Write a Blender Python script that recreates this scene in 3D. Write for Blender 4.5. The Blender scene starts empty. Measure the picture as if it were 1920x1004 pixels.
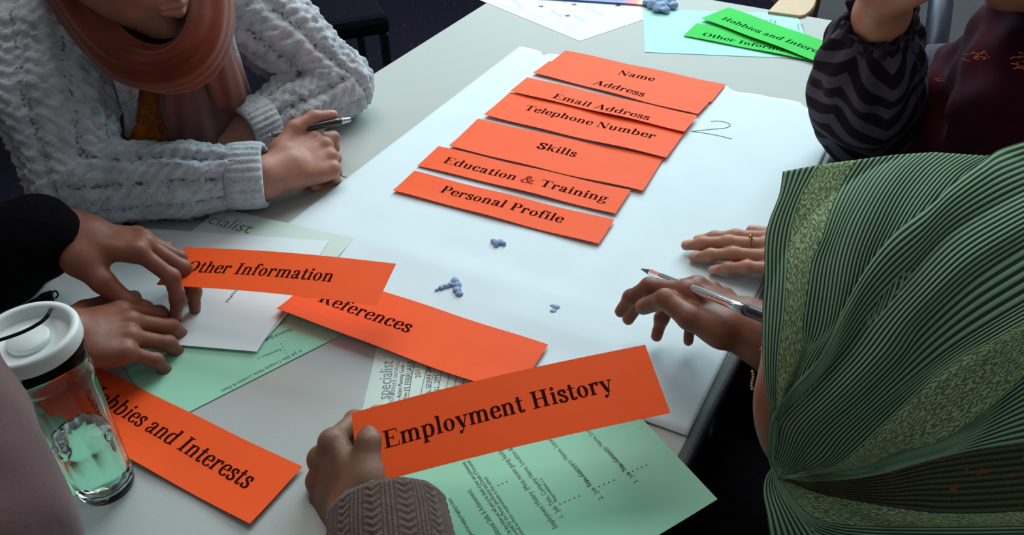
import bpy, bmesh, math, random
import numpy as np
from mathutils import Vector, Matrix, noise as mnoise

random.seed(7); np.random.seed(7)
SC = bpy.context.scene
COL = SC.collection

# ------------------------------------------------------------------ camera
TZ = 0.73                      # height of the table top
FPX, PITCH, ROLL, CH = 1500.0, math.radians(38.7), math.radians(-1.4), 0.601
cp, sp = math.cos(PITCH), math.sin(PITCH)
FW = np.array([0, cp, -sp]); _u = np.array([0, sp, cp]); _r = np.array([1.0, 0, 0])
RT = math.cos(ROLL)*_r + math.sin(ROLL)*_u
UP = -math.sin(ROLL)*_r + math.cos(ROLL)*_u
EYE = np.array([0, 0, TZ+CH])
cam_d = bpy.data.cameras.new('camera'); cam = bpy.data.objects.new('camera', cam_d); COL.objects.link(cam)
cam_d.sensor_width = 36; cam_d.lens = FPX/1920*36; cam_d.clip_start = 0.02; cam_d.clip_end = 60
M = Matrix(((RT[0], UP[0], -FW[0], EYE[0]), (RT[1], UP[1], -FW[1], EYE[1]), (RT[2], UP[2], -FW[2], EYE[2]), (0, 0, 0, 1)))
cam.matrix_world = M
SC.camera = cam

def ray(x, y): return FW + (x-960)/FPX*RT - (y-502)/FPX*UP
def T(x, y, z=0.0):
    """point seen at pixel x, y lying z above the table top"""
    d = ray(x, y); return EYE + (TZ+z-EYE[2])/d[2]*d
def Q(x, y, dep):
    """point seen at pixel x, y at depth dep from the lens"""
    return EYE + dep*ray(x, y)
def depth(p): return float((np.asarray(p)-EYE) @ FW)
def pix(p):
    d = np.asarray(p, float)-EYE; z = d @ FW
    return 960+FPX*(d @ RT)/z, 502-FPX*(d @ UP)/z

# ------------------------------------------------------------------ light
SC.view_settings.view_transform = 'Standard'
SC.view_settings.look = 'None'
SC.view_settings.gamma = 1
SC.view_settings.use_curve_mapping = False
SC.view_settings.exposure = 0.14
w = bpy.data.worlds.new('room_light'); SC.world = w; w.use_nodes = True
w.node_tree.nodes['Background'].inputs[0].default_value = (0.80, 0.86, 0.88, 1)
w.node_tree.nodes['Background'].inputs[1].default_value = 0.27
def area(name, loc, target, size, size_y, power, color):
    l = bpy.data.lights.new(name, 'AREA'); l.shape = 'RECTANGLE'; l.size = size; l.size_y = size_y
    l.energy = power; l.color = color
    o = bpy.data.objects.new(name, l); COL.objects.link(o); o.location = loc
    o.rotation_euler = (Vector(target)-Vector(loc)).to_track_quat('-Z', 'Y').to_euler()
    return o
# daylight of a big window on the far side, and a fluorescent ceiling fitting
area('window_light', (1.0, 3.4, 2.3), (0.3, 1.0, TZ), 2.6, 1.5, 100, (0.70, 0.95, 1.0))
area('ceiling_lamp_light', (-0.2, 1.9, 2.75), (-0.1, 1.3, TZ), 1.6, 1.2, 23, (1.0, 0.93, 0.89))

# ------------------------------------------------------------------ helpers
def S2L(c):
    c = c/255.0
    return c/12.92 if c <= 0.04045 else ((c+0.055)/1.055)**2.4
def rgb(r, g, b): return (S2L(r), S2L(g), S2L(b), 1)

class NT:
    def __init__(s, name, rough=0.6, spec=0.3):
        s.m = bpy.data.materials.new(name); s.m.use_nodes = True
        s.t = s.m.node_tree; s.b = s.t.nodes['Principled BSDF']
        s.b.inputs['Roughness'].default_value = rough
        s.b.inputs['Specular IOR Level'].default_value = spec
    def n(s, typ, **kw):
        nd = s.t.nodes.new(typ)
        for k, v in kw.items():
            if k.startswith('_'): setattr(nd, k[1:], v)
            else: nd.inputs[k.replace('_', ' ')].default_value = v
        return nd
    def l(s, a, b): s.t.links.new(a, b)
    def coord(s, kind='Object'): return s.n('ShaderNodeTexCoord').outputs[kind]
    def attr(s, name): return s.n('ShaderNodeAttribute', _attribute_name=name)
    def mapping(s, v, scale):
        m = s.n('ShaderNodeMapping'); m.inputs['Scale'].default_value = scale; s.l(v, m.inputs['Vector']); return m.outputs[0]
    def noise(s, v, scale, detail=3, rough=0.5):
        nd = s.n('ShaderNodeTexNoise'); nd.inputs['Scale'].default_value = scale
        nd.inputs['Detail'].default_value = detail; nd.inputs['Roughness'].default_value = rough
        s.l(v, nd.inputs['Vector']); return nd.outputs['Fac']
    def ramp(s, f, stops):
        r = s.n('ShaderNodeValToRGB'); e = r.color_ramp.elements
        while len(e) < len(stops): e.new(0.5)
        for i, (p, c) in enumerate(stops): e[i].position = p; e[i].color = c if len(c) == 4 else (*c, 1)
        s.l(f, r.inputs[0]); return r.outputs[0]
    def mix(s, f, a, b):
        m = s.n('ShaderNodeMix', _data_type='RGBA')
        for sock, v in ((m.inputs[0], f), (m.inputs[6], a), (m.inputs[7], b)):
            if isinstance(v, (int, float)): sock.default_value = v
            elif isinstance(v, tuple): sock.default_value = v
            else: s.l(v, sock)
        return m.outputs[2]
    def math(s, op, a, b=0.0, c=0.0):
        m = s.n('ShaderNodeMath', _operation=op)
        for i, v in enumerate((a, b, c)):
            if isinstance(v, (int, float)): m.inputs[i].default_value = v
            else: s.l(v, m.inputs[i])
        return m.outputs[0]
    def bump(s, h, strength=0.3, dist=0.002):
        b = s.n('ShaderNodeBump'); b.inputs['Strength'].default_value = strength; b.inputs['Distance'].default_value = dist
        s.l(h, b.inputs['Height']); s.l(b.outputs[0], s.b.inputs['Normal']); return b
    def color(s, c):
        if isinstance(c, tuple): s.b.inputs['Base Color'].default_value = c
        else: s.l(c, s.b.inputs['Base Color'])

def simple(name, c, rough=0.6, spec=0.3, metal=0.0, grain=0.0, gscale=300, bump=0.0):
    k = NT(name, rough, spec); k.b.inputs['Metallic'].default_value = metal
    if grain or bump:
        f = k.noise(k.coord(), gscale, 3)
        if grain:
            lo = tuple(x*(1-grain) for x in c[:3])+(1,); hi = tuple(min(1, x*(1+grain)) for x in c[:3])+(1,)
            k.color(k.ramp(f, [(0.3, lo), (0.7, hi)]))
        else: k.color(c)
        if bump: k.bump(f, bump, 0.001)
    else: k.color(c)
    return k.m

def mesh_obj(name, verts, faces, mat=None, parent=None, smooth=False, attrs=None):
    me = bpy.data.meshes.new(name)
    me.from_pydata([tuple(map(float, v)) for v in verts], [], [tuple(map(int, f)) for f in faces])
    if smooth: me.polygons.foreach_set('use_smooth', [True]*len(me.polygons))
    if mat: me.materials.append(mat)
    for k, v in (attrs or {}).items():
        v = np.asarray(v, dtype=np.float32)
        if v.ndim == 1:
            a = me.attributes.new(k, 'FLOAT', 'POINT'); a.data.foreach_set('value', v)
        else:
            a = me.attributes.new(k, 'FLOAT_VECTOR', 'POINT'); a.data.foreach_set('vector', v.ravel())
    me.update()
    o = bpy.data.objects.new(name, me); COL.objects.link(o)
    if parent: o.parent = parent
    return o
def empty(name, loc=(0, 0, 0)):
    o = bpy.data.objects.new(name, None); COL.objects.link(o); o.empty_display_size = 0.02
    return o           # kept at the origin: children carry world coordinates
def tag(o, label=None, cat=None, group=None, kind=None):
    if label: o['label'] = label
    if cat: o['category'] = cat
    if group: o['group'] = group
    if kind: o['kind'] = kind
    return o
def bm_obj(name, bm, mat, parent=None, smooth=False):
    me = bpy.data.meshes.new(name); bm.to_mesh(me); bm.free()
    if smooth: me.polygons.foreach_set('use_smooth', [True]*len(me.polygons))
    me.materials.append(mat)
    o = bpy.data.objects.new(name, me); COL.objects.link(o)
    if parent: o.parent = parent
    return o
def prism(pts2, z0, z1, bevel=0.0):
    """vertical prism over a polygon of x, y points, as a bmesh"""
    bm = bmesh.new()
    a = [bm.verts.new((p[0], p[1], z0)) for p in pts2]; b = [bm.verts.new((p[0], p[1], z1)) for p in pts2]
    n = len(pts2)
    bm.faces.new(a[::-1]); bm.faces.new(b)
    for i in range(n): bm.faces.new((a[i], a[(i+1) % n], b[(i+1) % n], b[i]))
    bmesh.ops.recalc_face_normals(bm, faces=bm.faces)
    if bevel: bmesh.ops.bevel(bm, geom=list(bm.edges), offset=bevel, segments=2, affect='EDGES', profile=0.5)
    return bm
def spline(pts, n):
    """Catmull-Rom through rows of pts (any number of columns), n samples"""
    P = np.asarray(pts, float); P = np.vstack([2*P[0]-P[1], P, 2*P[-1]-P[-2]])
    t = np.linspace(0, len(P)-3-1e-9, n); i = t.astype(int); f = (t-i)[:, None]
    a, b, c, d = P[i], P[i+1], P[i+2], P[i+3]
    return 0.5*(2*b+(c-a)*f+(2*a-5*b+4*c-d)*f*f+(3*b-a-3*c+d)*f**3)
def unit(v): v = np.asarray(v, float); return v/np.linalg.norm(v)
def sweep(name, pts, radii, mat, parent=None, seg=12, n=None, cap=True, flat=1.0, upv=(0, 0, 1)):
    """tube along a smooth path with a radius per point; u, v stored in 'suv'"""
    n = n or max(8, 6*len(pts))
    R = np.asarray(radii, float).reshape(-1, 1) if np.ndim(radii) else np.full((len(pts), 1), float(radii))
    C = spline(np.hstack([np.asarray(pts, float), R]), n)
    c, r = C[:, :3], C[:, 3]
    t = np.gradient(c, axis=0); t /= np.linalg.norm(t, axis=1)[:, None]
    s = np.cross(t, np.asarray(upv, float)); s /= np.linalg.norm(s, axis=1)[:, None]+1e-9
    u = np.cross(s, t)
    al = np.concatenate([[0], np.cumsum(np.linalg.norm(np.diff(c, axis=0), axis=1))])
    V, F, A = [], [], []
    for i in range(n):
        for k in range(seg):
            a = 2*math.pi*k/seg
            V.append(c[i]+r[i]*(math.cos(a)*s[i]+flat*math.sin(a)*u[i])); A.append((a, al[i], 0))
    for i in range(n-1):
        for k in range(seg): F.append((i*seg+k, i*seg+(k+1) % seg, (i+1)*seg+(k+1) % seg, (i+1)*seg+k))
    if cap:
        V.append(c[0]); V.append(c[-1]); A += [(0, 0, 0), (0, al[-1], 0)]
        b = len(V)-2
        for k in range(seg): F.append((b, (k+1) % seg, k)); F.append((b+1, (n-1)*seg+k, (n-1)*seg+(k+1) % seg))
    return mesh_obj(name, V, F, mat, parent, True, {'suv': A})

# ------------------------------------------------------------------ bold serif lettering (drawn with a broad pen)
class Pen:
    def __init__(s): s.V = []; s.F = []
    def poly(s, pts):
        b = len(s.V); s.V += [tuple(p) for p in pts]
        a = sum(pts[i][0]*pts[(i+1) % len(pts)][1]-pts[(i+1) % len(pts)][0]*pts[i][1] for i in range(len(pts)))
        f = list(range(b, b+len(pts))); s.F.append(f if a > 0 else f[::-1])
    def stem(s, x, y0, y1, w=.135): s.poly([(x-w/2, y0), (x+w/2, y0), (x+w/2, y1), (x-w/2, y1)])
    def bar(s, x0, x1, y, w=.038): s.poly([(x0, y-w/2), (x1, y-w/2), (x1, y+w/2), (x0, y+w/2)])
    def diag(s, x0, y0, x1, y1, w): s.poly([(x0-w/2, y0), (x0+w/2, y0), (x1+w/2, y1), (x1-w/2, y1)])
    def foot(s, x, y, w, up=1, left=True, right=True):
        h = .026*up; k = .05*up
        x0 = x-w/2 if left else x-.05; x1 = x+w/2 if right else x+.05
        s.poly([(x0, y), (x1, y), (x1, y+h), (x+.06, y+k), (x-.06, y+k), (x0, y+h)])
    def dot(s, x, y, r=.07): s.poly([(x+r*math.cos(a*math.pi/6), y+r*math.sin(a*math.pi/6)) for a in range(12)])
    def path(s, pts, thick=.13, thin=.036, n=26, closed=False, e=1.3):
        if closed: pts = [pts[-1]]+list(pts)+[pts[0], pts[1]]
        C = spline(pts, n*2 if closed else n)
        if closed: pass
        t = np.gradient(C, axis=0); L = np.linalg.norm(t, axis=1)+1e-9
        wd = thin+(thick-thin)*np.abs(t[:, 1]/L)**e
        nx = np.stack([-t[:, 1]/L, t[:, 0]/L], 1)
        a = C+nx*wd[:, None]/2; b = C-nx*wd[:, None]/2
        for i in range(len(C)-1): s.poly([b[i], b[i+1], a[i+1], a[i]])
    def ring(s, cx, cy, rx, ry, thick=.13, thin=.034, n=28):
        for i in range(n):
            q = []
            for j in (i, i+1):
                a = 2*math.pi*j/n; c_, s_ = math.cos(a), math.sin(a)
                q.append(((cx+rx*c_, cy+ry*s_), (cx+(rx-thick)*c_, cy+(ry-thin)*s_)))
            s.poly([q[0][0], q[1][0], q[1][1], q[0][1]])

def glyph(ch):
    p = Pen(); X = .46; C = .66; adv = .5
    if ch == 'N':
        adv = .74; p.stem(.13, .02, C, .045); p.diag(.12, C, .58, 0, .17); p.stem(.60, 0, C, .045); p.foot(.13, 0, .22); p.foot(.60, C, .22, -1); p.foot(.10, C, .18, -1)
    elif ch == 'A':
        adv = .72; p.diag(.34, .68, .11, 0, .05); p.diag(.345, .68, .58, 0, .155); p.bar(.19, .47, .21); p.foot(.11, 0, .2); p.foot(.59, 0, .27)
    elif ch == 'E':
        adv = .66; p.stem(.19, 0, C); p.bar(.04, .58, C-.019); p.bar(.2, .42, .34); p.bar(.04, .6, .019)
        p.diag(.555, C, .585, .49, .03); p.diag(.60, 0, .63, .18, .03); p.diag(.42, .25, .42, .43, .03)
    elif ch == 'T':
        adv = .66; p.stem(.33, 0, C); p.bar(.04, .62, C-.02, .045); p.diag(.05, C, .035, .48, .03); p.diag(.61, C, .625, .48, .03); p.foot(.33, 0, .3)
    elif ch == 'S':
        adv = .56; p.path([(.45, .47), (.41, .60), (.28, .655), (.15, .60), (.12, .48), (.22, .38), (.37, .29), (.45, .17), (.39, .04), (.26, .0), (.12, .07), (.07, .20)], .17, .05, 44, e=.8)
        p.stem(.46, .46, .67, .03); p.stem(.07, -.01, .22, .03)
    elif ch in 'PR':
        adv = .61 if ch == 'P' else .7; p.stem(.19, 0, C); p.path([(.14, .64), (.34, .645), (.47, .60), (.50, .48), (.46, .36), (.33, .32), (.2, .325)], .14, .038, 30); p.foot(.19, 0, .3); p.foot(.17, C, .26, -1)
        if ch == 'R': p.diag(.36, .34, .58, 0, .16); p.foot(.62, 0, .16)
    elif ch == 'H':
        adv = .78; p.stem(.2, 0, C); p.stem(.58, 0, C); p.bar(.2, .58, .34)
        for x in (.2, .58): p.foot(x, 0, .3); p.foot(x, C, .3, -1)
    elif ch == 'I': adv = .39; p.stem(.195, 0, C); p.foot(.195, 0, .31); p.foot(.195, C, .31, -1)
    elif ch == 'O': adv = .77; p.ring(.385, .33, .34, .345, .16)
    elif ch == '&':
        adv = .83; p.path([(.76, .10), (.66, .01), (.50, .10), (.30, .36), (.24, .54), (.34, .66), (.45, .56), (.38, .43), (.17, .28), (.09, .15), (.18, .01), (.36, .02), (.53, .16), (.63, .36)], .12, .05, 60, e=.7); p.bar(.52, .72, .37)
    elif ch == 'a':
        p.path([(.09, .34), (.14, .43), (.24, .455), (.32, .41), (.335, .30), (.335, .08), (.39, .02), (.47, .05)], .125, .045, 30); p.dot(.11, .35, .052); p.path([(.33, .27), (.20, .23), (.10, .15), (.11, .04), (.2, .01), (.31, .09)], .11, .04, 22)
    elif ch == 'b':
        adv = .56; p.stem(.13, 0, .68, .12); p.path([(.13, .38), (.25, .455), (.39, .40), (.44, .23), (.39, .05), (.27, -.005), (.13, .07)], .13, .036, 26); p.foot(.1, .68, .16, -1, True, False)
    elif ch == 'c':
        adv = .45; p.path([(.38, .35), (.33, .44), (.24, .455), (.12, .38), (.09, .23), (.13, .08), (.25, .01), (.35, .04), (.41, .11)], .14, .036, 30); p.dot(.35, .35, .055)
    elif ch == 'd':
        adv = .56; p.stem(.41, .02, .68, .12); p.path([(.41, .38), (.29, .455), (.15, .40), (.10, .23), (.15, .05), (.27, -.005), (.41, .07)], .13, .036, 26); p.foot(.38, .68, .16, -1, True, False); p.foot(.45, 0, .16, 1, False, True)
    elif ch == 'e':
        adv = .45; p.bar(.1, .4, .25); p.path([(.385, .25), (.35, .40), (.24, .455), (.12, .38), (.09, .23), (.13, .08), (.25, .01), (.35, .04), (.41, .11)], .13, .036, 32)
    elif ch == 'f':
        adv = .34; p.stem(.15, 0, .54, .12); p.path([(.15, .50), (.18, .62), (.27, .67), (.35, .63)], .12, .04, 16); p.dot(.35, .6, .05); p.bar(.02, .31, .44); p.foot(.16, 0, .26)
    elif ch == 'g':
        p.ring(.22, .30, .18, .165, .115); p.bar(.33, .47, .40, .06); p.path([(.15, .16), (.08, .09), (.14, .03), (.32, .0), (.43, -.06), (.36, -.17), (.20, -.2), (.06, -.15), (.07, -.06), (.15, .0)], .09, .05, 34)
    elif ch in 'hnmr':
        top = .68 if ch == 'h' else X
        p.stem(.14, 0, top, .12); p.foot(.14, 0, .23); p.foot(.12, top, .17, -1, True, False)
        if ch == 'r': adv = .44; p.path([(.14, .30), (.22, .42), (.33, .455), (.39, .42)], .11, .05, 16); p.dot(.36, .38, .06)
        else:
            adv = .56; p.path([(.14, .35), (.24, .445), (.35, .44), (.41, .33), (.41, .2)], .125, .036, 22); p.stem(.41, 0, .3, .12); p.foot(.41, 0, .23)
            if ch == 'm': adv = .83; p.path([(.41, .35), (.51, .445), (.62, .44), (.68, .33), (.68, .2)], .125, .036, 22); p.stem(.68, 0, .3, .12); p.foot(.68, 0, .23)
    elif ch == 'i': adv = .28; p.stem(.14, 0, X, .12); p.foot(.14, 0, .24); p.foot(.12, X, .17, -1, True, False); p.dot(.14, .60, .072)
    elif ch == 'k': adv = .56; p.stem(.14, 0, .68, .12); p.foot(.14, 0, .23); p.foot(.12, .68, .17, -1, True, False); p.diag(.20, .18, .42, .45, .05); p.diag(.27, .30, .46, 0, .14); p.foot(.45, 0, .2); p.foot(.42, X, .2, -1)
    elif ch == 'l': adv = .28; p.stem(.14, 0, .68, .12); p.foot(.14, 0, .24); p.foot(.12, .68, .17, -1, True, False)
    elif ch == 'o': p.ring(.25, .225, .215, .24, .13)
    elif ch == 'p': adv = .56; p.stem(.14, -.2, X, .12); p.path([(.14, .38), (.26, .455), (.40, .40), (.45, .23), (.40, .05), (.28, -.005), (.14, .07)], .13, .036, 26); p.foot(.14, -.2, .25); p.foot(.11, X, .17, -1, True, False)
    elif ch == 's':
        adv = .4; p.path([(.32, .32), (.28, .43), (.18, .455), (.10, .40), (.10, .32), (.20, .25), (.31, .17), (.33, .07), (.24, .005), (.12, .03), (.07, .14)], .12, .045, 36, e=.7); p.stem(.33, .31, .46, .025); p.stem(.065, .0, .15, .025)
    elif ch == 't': adv = .34; p.stem(.15, .07, .60, .12); p.bar(.02, .31, .44); p.path([(.15, .12), (.18, .02), (.25, .01), (.32, .07)], .12, .04, 14)
    elif ch == 'u': adv = .56; p.stem(.14, .15, X, .12); p.path([(.14, .2), (.17, .04), (.28, .02), (.40, .1)], .12, .04, 18); p.stem(.41, .0, X, .12); p.foot(.11, X, .17, -1, True, False); p.foot(.38, X, .17, -1, True, False)
    elif ch == 'y': p.diag(.10, X, .28, .0, .14); p.diag(.44, X, .22, -.14, .045); p.dot(.15, -.15, .065); p.foot(.11, X, .24, -1); p.foot(.42, X, .18, -1)
    else: adv = .25
    return p.V, p.F, adv
def serif_text(s):
    """verts (x, y), faces and width, one em = 1, baseline at 0"""
    V, F, x = [], [], 0
    for ch in s:
        v, f, a = glyph(ch); b = len(V)
        V += [(x+q[0], q[1]) for q in v]; F += [[b+i for i in g] for g in f]; x += a
    return V, F, x
_font_cache = {}
def sans_text(s, italic=0.0):
    """the same for Blender's built-in sans face"""
    if s not in _font_cache:
        cu = bpy.data.curves.new('t', 'FONT'); cu.body = s; cu.size = 1; cu.resolution_u = 2
        o = bpy.data.objects.new('t', cu); COL.objects.link(o)
        dg = bpy.context.evaluated_depsgraph_get(); me = o.evaluated_get(dg).to_mesh()
        V = [(v.co.x, v.co.y) for v in me.vertices]; F = [list(p.vertices) for p in me.polygons]
        o.evaluated_get(dg).to_mesh_clear(); bpy.data.objects.remove(o); bpy.data.curves.remove(cu)
        _font_cache[s] = (V, F, max([v[0] for v in V]+[0.01]))
    V, F, wd = _font_cache[s]
    return [(x+italic*y, y) for x, y in V], F, wd

# ------------------------------------------------------------------ materials for paper and furniture
def paper_mat(name, c, rough=0.75, grain=.03, spec=.15):
    k = NT(name, rough, spec); v = k.coord()
    f = k.noise(v, 900, 4, .7); g = k.noise(v, 14, 2)
    lo = tuple(x*(1-grain) for x in c[:3])+(1,); hi = tuple(min(1, x*(1+grain)) for x in c[:3])+(1,)
    k.color(k.ramp(k.math('ADD', k.math('MULTIPLY', f, .5), k.math('MULTIPLY', g, .5)), [(.35, lo), (.65, hi)]))
    k.bump(k.math('ADD', k.math('MULTIPLY', f, .25), g), .25, .0015)
    return k.m
M_ORANGE = paper_mat('orange_card', rgb(244, 87, 28), .62, .03, .2)
M_GREEN = paper_mat('green_card', rgb(60, 200, 84))
M_MINT = paper_mat('mint_paper', rgb(156, 216, 188))
M_WHITE = paper_mat('white_paper', rgb(222, 234, 238))
M_FLIP = paper_mat('flipchart_paper', rgb(216, 231, 238))
M_FORM = paper_mat('form_paper', rgb(205, 222, 214))
M_INK = simple('black_print', rgb(54, 18, 16), .95, .0)
M_INK_GREEN = simple('black_print_on_green', rgb(14, 34, 18), .95, .0)
M_INK_BROWN = simple('faded_brown_print', rgb(136, 50, 34), .95, .0)
M_INK_GREY = simple('grey_print', rgb(70, 82, 80), .6, .2)
M_LOGO = simple('grey_logo_print', rgb(120, 130, 132), .6, .2)
M_BLUEPRINT = simple('pale_blue_print', rgb(160, 200, 222), .6, .2)
M_BIRO = simple('biro_line', rgb(44, 52, 60), .5, .3)
M_TACK = simple('blue_tack_putty', rgb(132, 156, 190), .55, .3, grain=.12, gscale=160, bump=.4)
k = NT('grey_laminate', 0.6, 0.14); v = k.coord(); f = k.noise(v, 1400, 2)
k.color(k.ramp(f, [(.35, rgb(164, 170, 168)), (.65, rgb(188, 194, 191))])); k.bump(f, .05, .0005); M_LAM = k.m
M_EDGE = simple('grey_edge_trim', rgb(92, 96, 100), .35, .5)
M_STEEL = simple('dark_steel_leg', rgb(40, 42, 46), .4, .5, .6)
k = NT('dark_navy_carpet', 0.95, 0.05); v = k.coord(); f = k.noise(v, 220, 4); g = k.noise(v, 9, 2, .6)
c1 = k.ramp(f, [(.3, rgb(12, 12, 22)), (.7, rgb(30, 28, 42))])
fl = k.ramp(k.noise(k.mapping(v, (30, 9, 9)), 1.5, 3), [(.62, (0, 0, 0, 1)), (.72, (1, 1, 1, 1))])
k.color(k.mix(fl, c1, rgb(70, 22, 28))); k.bump(f, .5, .003); M_CARPET = k.m

# ------------------------------------------------------------------ the setting
def box(name, x0, x1, y0, y1, z0, z1, mat, parent=None, bevel=0):
    return bm_obj(name, prism([(x0, y0), (x1, y0), (x1, y1), (x0, y1)], z0, z1, bevel), mat, parent)
tag(box('floor', -4.5, 4.5, -2.5, 6.0, -.05, 0, M_CARPET), kind='structure')
M_WALL = simple('pale_grey_paint', rgb(178, 190, 200), .8, .2, grain=.04, gscale=40)
tag(box('wall_back', -4.5, 4.5, 6.0, 6.1, 0, 3.0, M_WALL), kind='structure')
tag(box('baseboard_back', -4.5, 4.5, 5.975, 6.0, 0, .12, simple('white_gloss_paint', rgb(200, 205, 208), .3)), kind='structure')

# ------------------------------------------------------------------ tables (two of them butt together at a seam)
eA = unit([-.512, -.859]); eN = np.array([-eA[1], eA[0]])      # eA along the table toward us, eN across it (to the far-left? no: to the right)
if eN[0] < 0: eN = -eN
def tp(a, n):  # a metres along from the seam toward us, n metres across from the left edge
    o = np.array([-.236, 1.298])+eA*.2855
    return o+eA*a+eN*n
WD = .768
farN = float((T(1508, 29)[:2]-tp(0, 0)) @ eA)
def table(a0, a1, label):
    root = empty('table')
    tag(root, label, 'table')
    g = .0008
    bm_obj('table_top', prism([tp(a0+g, .004), tp(a1-g, .004), tp(a1-g, WD-.011), tp(a0+g, WD-.011)], TZ-.022, TZ, .0008), M_LAM, root)
    rim = empty  # noqa
    bm = prism([tp(a0, 0), tp(a1, 0), tp(a1, WD), tp(a0, WD)], TZ-.0245, TZ-.0006, .005)
    bm_obj('edge_trim', bm, M_EDGE, root, True)
    for (a, n) in ((a0+.06, .06), (a1-.06, .06), (a0+.06, WD-.06), (a1-.06, WD-.06)):
        c = tp(a, n); r = .018
        bm = bmesh.new(); bmesh.ops.create_cone(bm, cap_ends=True, segments=16, radius1=r, radius2=r, depth=TZ-.06, matrix=Matrix.Translation((c[0], c[1], (TZ-.06)/2+.012)))
        lg = bm_obj('leg', bm, M_STEEL, root, False)
        bm = bmesh.new(); bmesh.ops.create_cone(bm, cap_ends=True, segments=16, radius1=r+.004, radius2=r+.003, depth=.014, matrix=Matrix.Translation((c[0], c[1], .007)))
        bm_obj('foot_cap', bm, simple('black_rubber', rgb(20, 20, 20)), lg)
    for n in (.06, WD-.06):
        a = tp(a0+.06, n-.008); b = tp(a1-.06, n-.008); c_ = tp(a1-.06, n+.008); d = tp(a0+.06, n+.008)
        bm_obj('frame_rail', prism([a, b, c_, d], TZ-.062, TZ-.0247), M_STEEL, root)
    return root
table(farN, 0, 'grey laminate table at the far side, under the green strips')
table(0, 1.2, 'grey laminate table nearest the camera, under the jug and the held strips')

# ------------------------------------------------------------------ flat paper
class Sheet:
    """a thin sheet: corner o, reading direction at angle deg, size w x h running down the page; lift(u, v) gives its height"""
    def __init__(s, o, deg, w, h, z=.0006, lift=None, frame=None):
        s.o = np.array([o[0], o[1]]); a = math.radians(deg)
        s.ex = np.array([math.cos(a), math.sin(a)]); s.ed = np.array([math.sin(a), -math.cos(a)])
        s.w, s.h, s.z, s.lift, s.frame = w, h, z, lift, frame
    def at(s, u, v, dz=0.0):
        if s.frame is not None:
            return s.frame(u, v, dz)
        p = s.o+s.ex*u+s.ed*v
        return np.array([p[0], p[1], TZ+s.z+(s.lift(u, v) if s.lift else 0)+dz])
    def uv(s, x, y):
        best = None
        if s.frame is None:
            z = s.z
            for _ in range(4):
                q = T(x, y, z)[:2]-s.o; u, v = float(q @ s.ex), float(q @ s.ed)
                z = s.z+(s.lift(min(max(u, 0), s.w), min(max(v, 0), s.h)) if s.lift else 0)
            return u, v
        u, v = s.w/2, s.h/2
        for _ in range(12):
            e = np.array(pix(s.at(u, v)))-(x, y)
            ju = (np.array(pix(s.at(u+.001, v)))-pix(s.at(u, v)))/.001; jv = (np.array(pix(s.at(u, v+.001)))-pix(s.at(u, v)))/.001
            d = np.linalg.solve(np.stack([ju, jv], 1), -e); u += d[0]; v += d[1]
        return float(u), float(v)
    def build(s, name, mat, nu=24, nv=8, th=.00025, outline=None, parent=None):
        if outline is not None:           # ragged outline, flat
            bm = bmesh.new(); n = len(outline)
            a = [bm.verts.new(s.at(u, v)) for u, v in outline]; b = [bm.verts.new(s.at(u, v, -th)) for u, v in outline]
            bm.faces.new(a[::-1]); bm.faces.new(b)
            for i in range(n): bm.faces.new((a[i], a[(i+1) % n], b[(i+1) % n], b[i]))
            bmesh.ops.recalc_face_normals(bm, faces=bm.faces)
            bmesh.ops.triangulate(bm, faces=[f for f in bm.faces if len(f.verts) > 4])
            return bm_obj(name, bm, mat, parent)
        V = []; F = []
        for t in (0, -th):
            for j in range(nv+1):
                for i in range(nu+1): V.append(s.at(s.w*i/nu, s.h*j/nv, t))
        W = nu+1; N = W*(nv+1)
        for j in range(nv):
            for i in range(nu):
                q = (j*W+i, (j+1)*W+i, (j+1)*W+i+1, j*W+i+1)
                F.append(q); F.append(tuple(N+x for x in q[::-1]))
        rim = [i for i in range(W)]+[j*W+nu for j in range(1, nv+1)]+[nv*W+i for i in range(nu-1, -1, -1)]+[j*W for j in range(nv-1, 0, -1)]
        for i in range(len(rim)):
            a, b = rim[i], rim[(i+1) % len(rim)]; F.append((a, b, N+b, N+a))
        s.obj = mesh_obj(name, V, F, mat, parent, False)
        return s.obj
    def write(s, text, u, v, size, mat, parent, font='serif', rot=0.0, width=None, center=True, italic=0.0, name='lettering', dz=.00012, clip=None):
        """text with its middle (or left end) at u, v of the sheet; v is the height of the middle of the x-height"""
        V, F, wd = serif_text(text) if font == 'serif' else sans_text(text, italic)
        sx = (width/wd) if width else size
        ca, sa = math.cos(math.radians(rot)), math.sin(math.radians(rot))
        pts = []
        for x, y in V:
            X = x*sx-(wd*sx/2 if center else 0); Y = (y-.24)*size
            pts.append((u+X*ca+Y*sa, v-Y*ca+X*sa))
        if clip:
            F = [f for f in F if all(clip(*pts[i]) for i in f)]
        return mesh_obj(name, [s.at(a, b, dz) for a, b in pts], F, mat, parent)

ORDER = []
def strip(z, deg, TR=None, TL=None, BL=None, BR=None, h=.055, lift=None, L=.297):
    """strip from one known corner given as a pixel"""
    a = math.radians(deg); ex = np.array([math.cos(a), math.sin(a)]); ed = np.array([math.sin(a), -math.cos(a)])
    if TR is not None: o = T(*TR, z)[:2]-ex*L
    elif TL is not None: o = T(*TL, z)[:2]
    elif BR is not None: o = T(*BR, z)[:2]-ex*L-ed*h
    else: o = T(*BL, z)[:2]-ed*h
    return Sheet(o, deg, L, h, z, lift)
def curl(h, L=.297, a=.0022, b=.002, ph=0.0):
    """edges off the paper a little, more at the ends: card held by a lump of putty in the middle"""
    def f(u, v):
        t = (u/L-.5)*2; s = (v/h-.5)*2
        return a*max(0, s)**2*(.6+.4*math.cos(3*t+ph))+b*t*t*.5+.0006*math.sin(7*t+ph)
    return f

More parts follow.
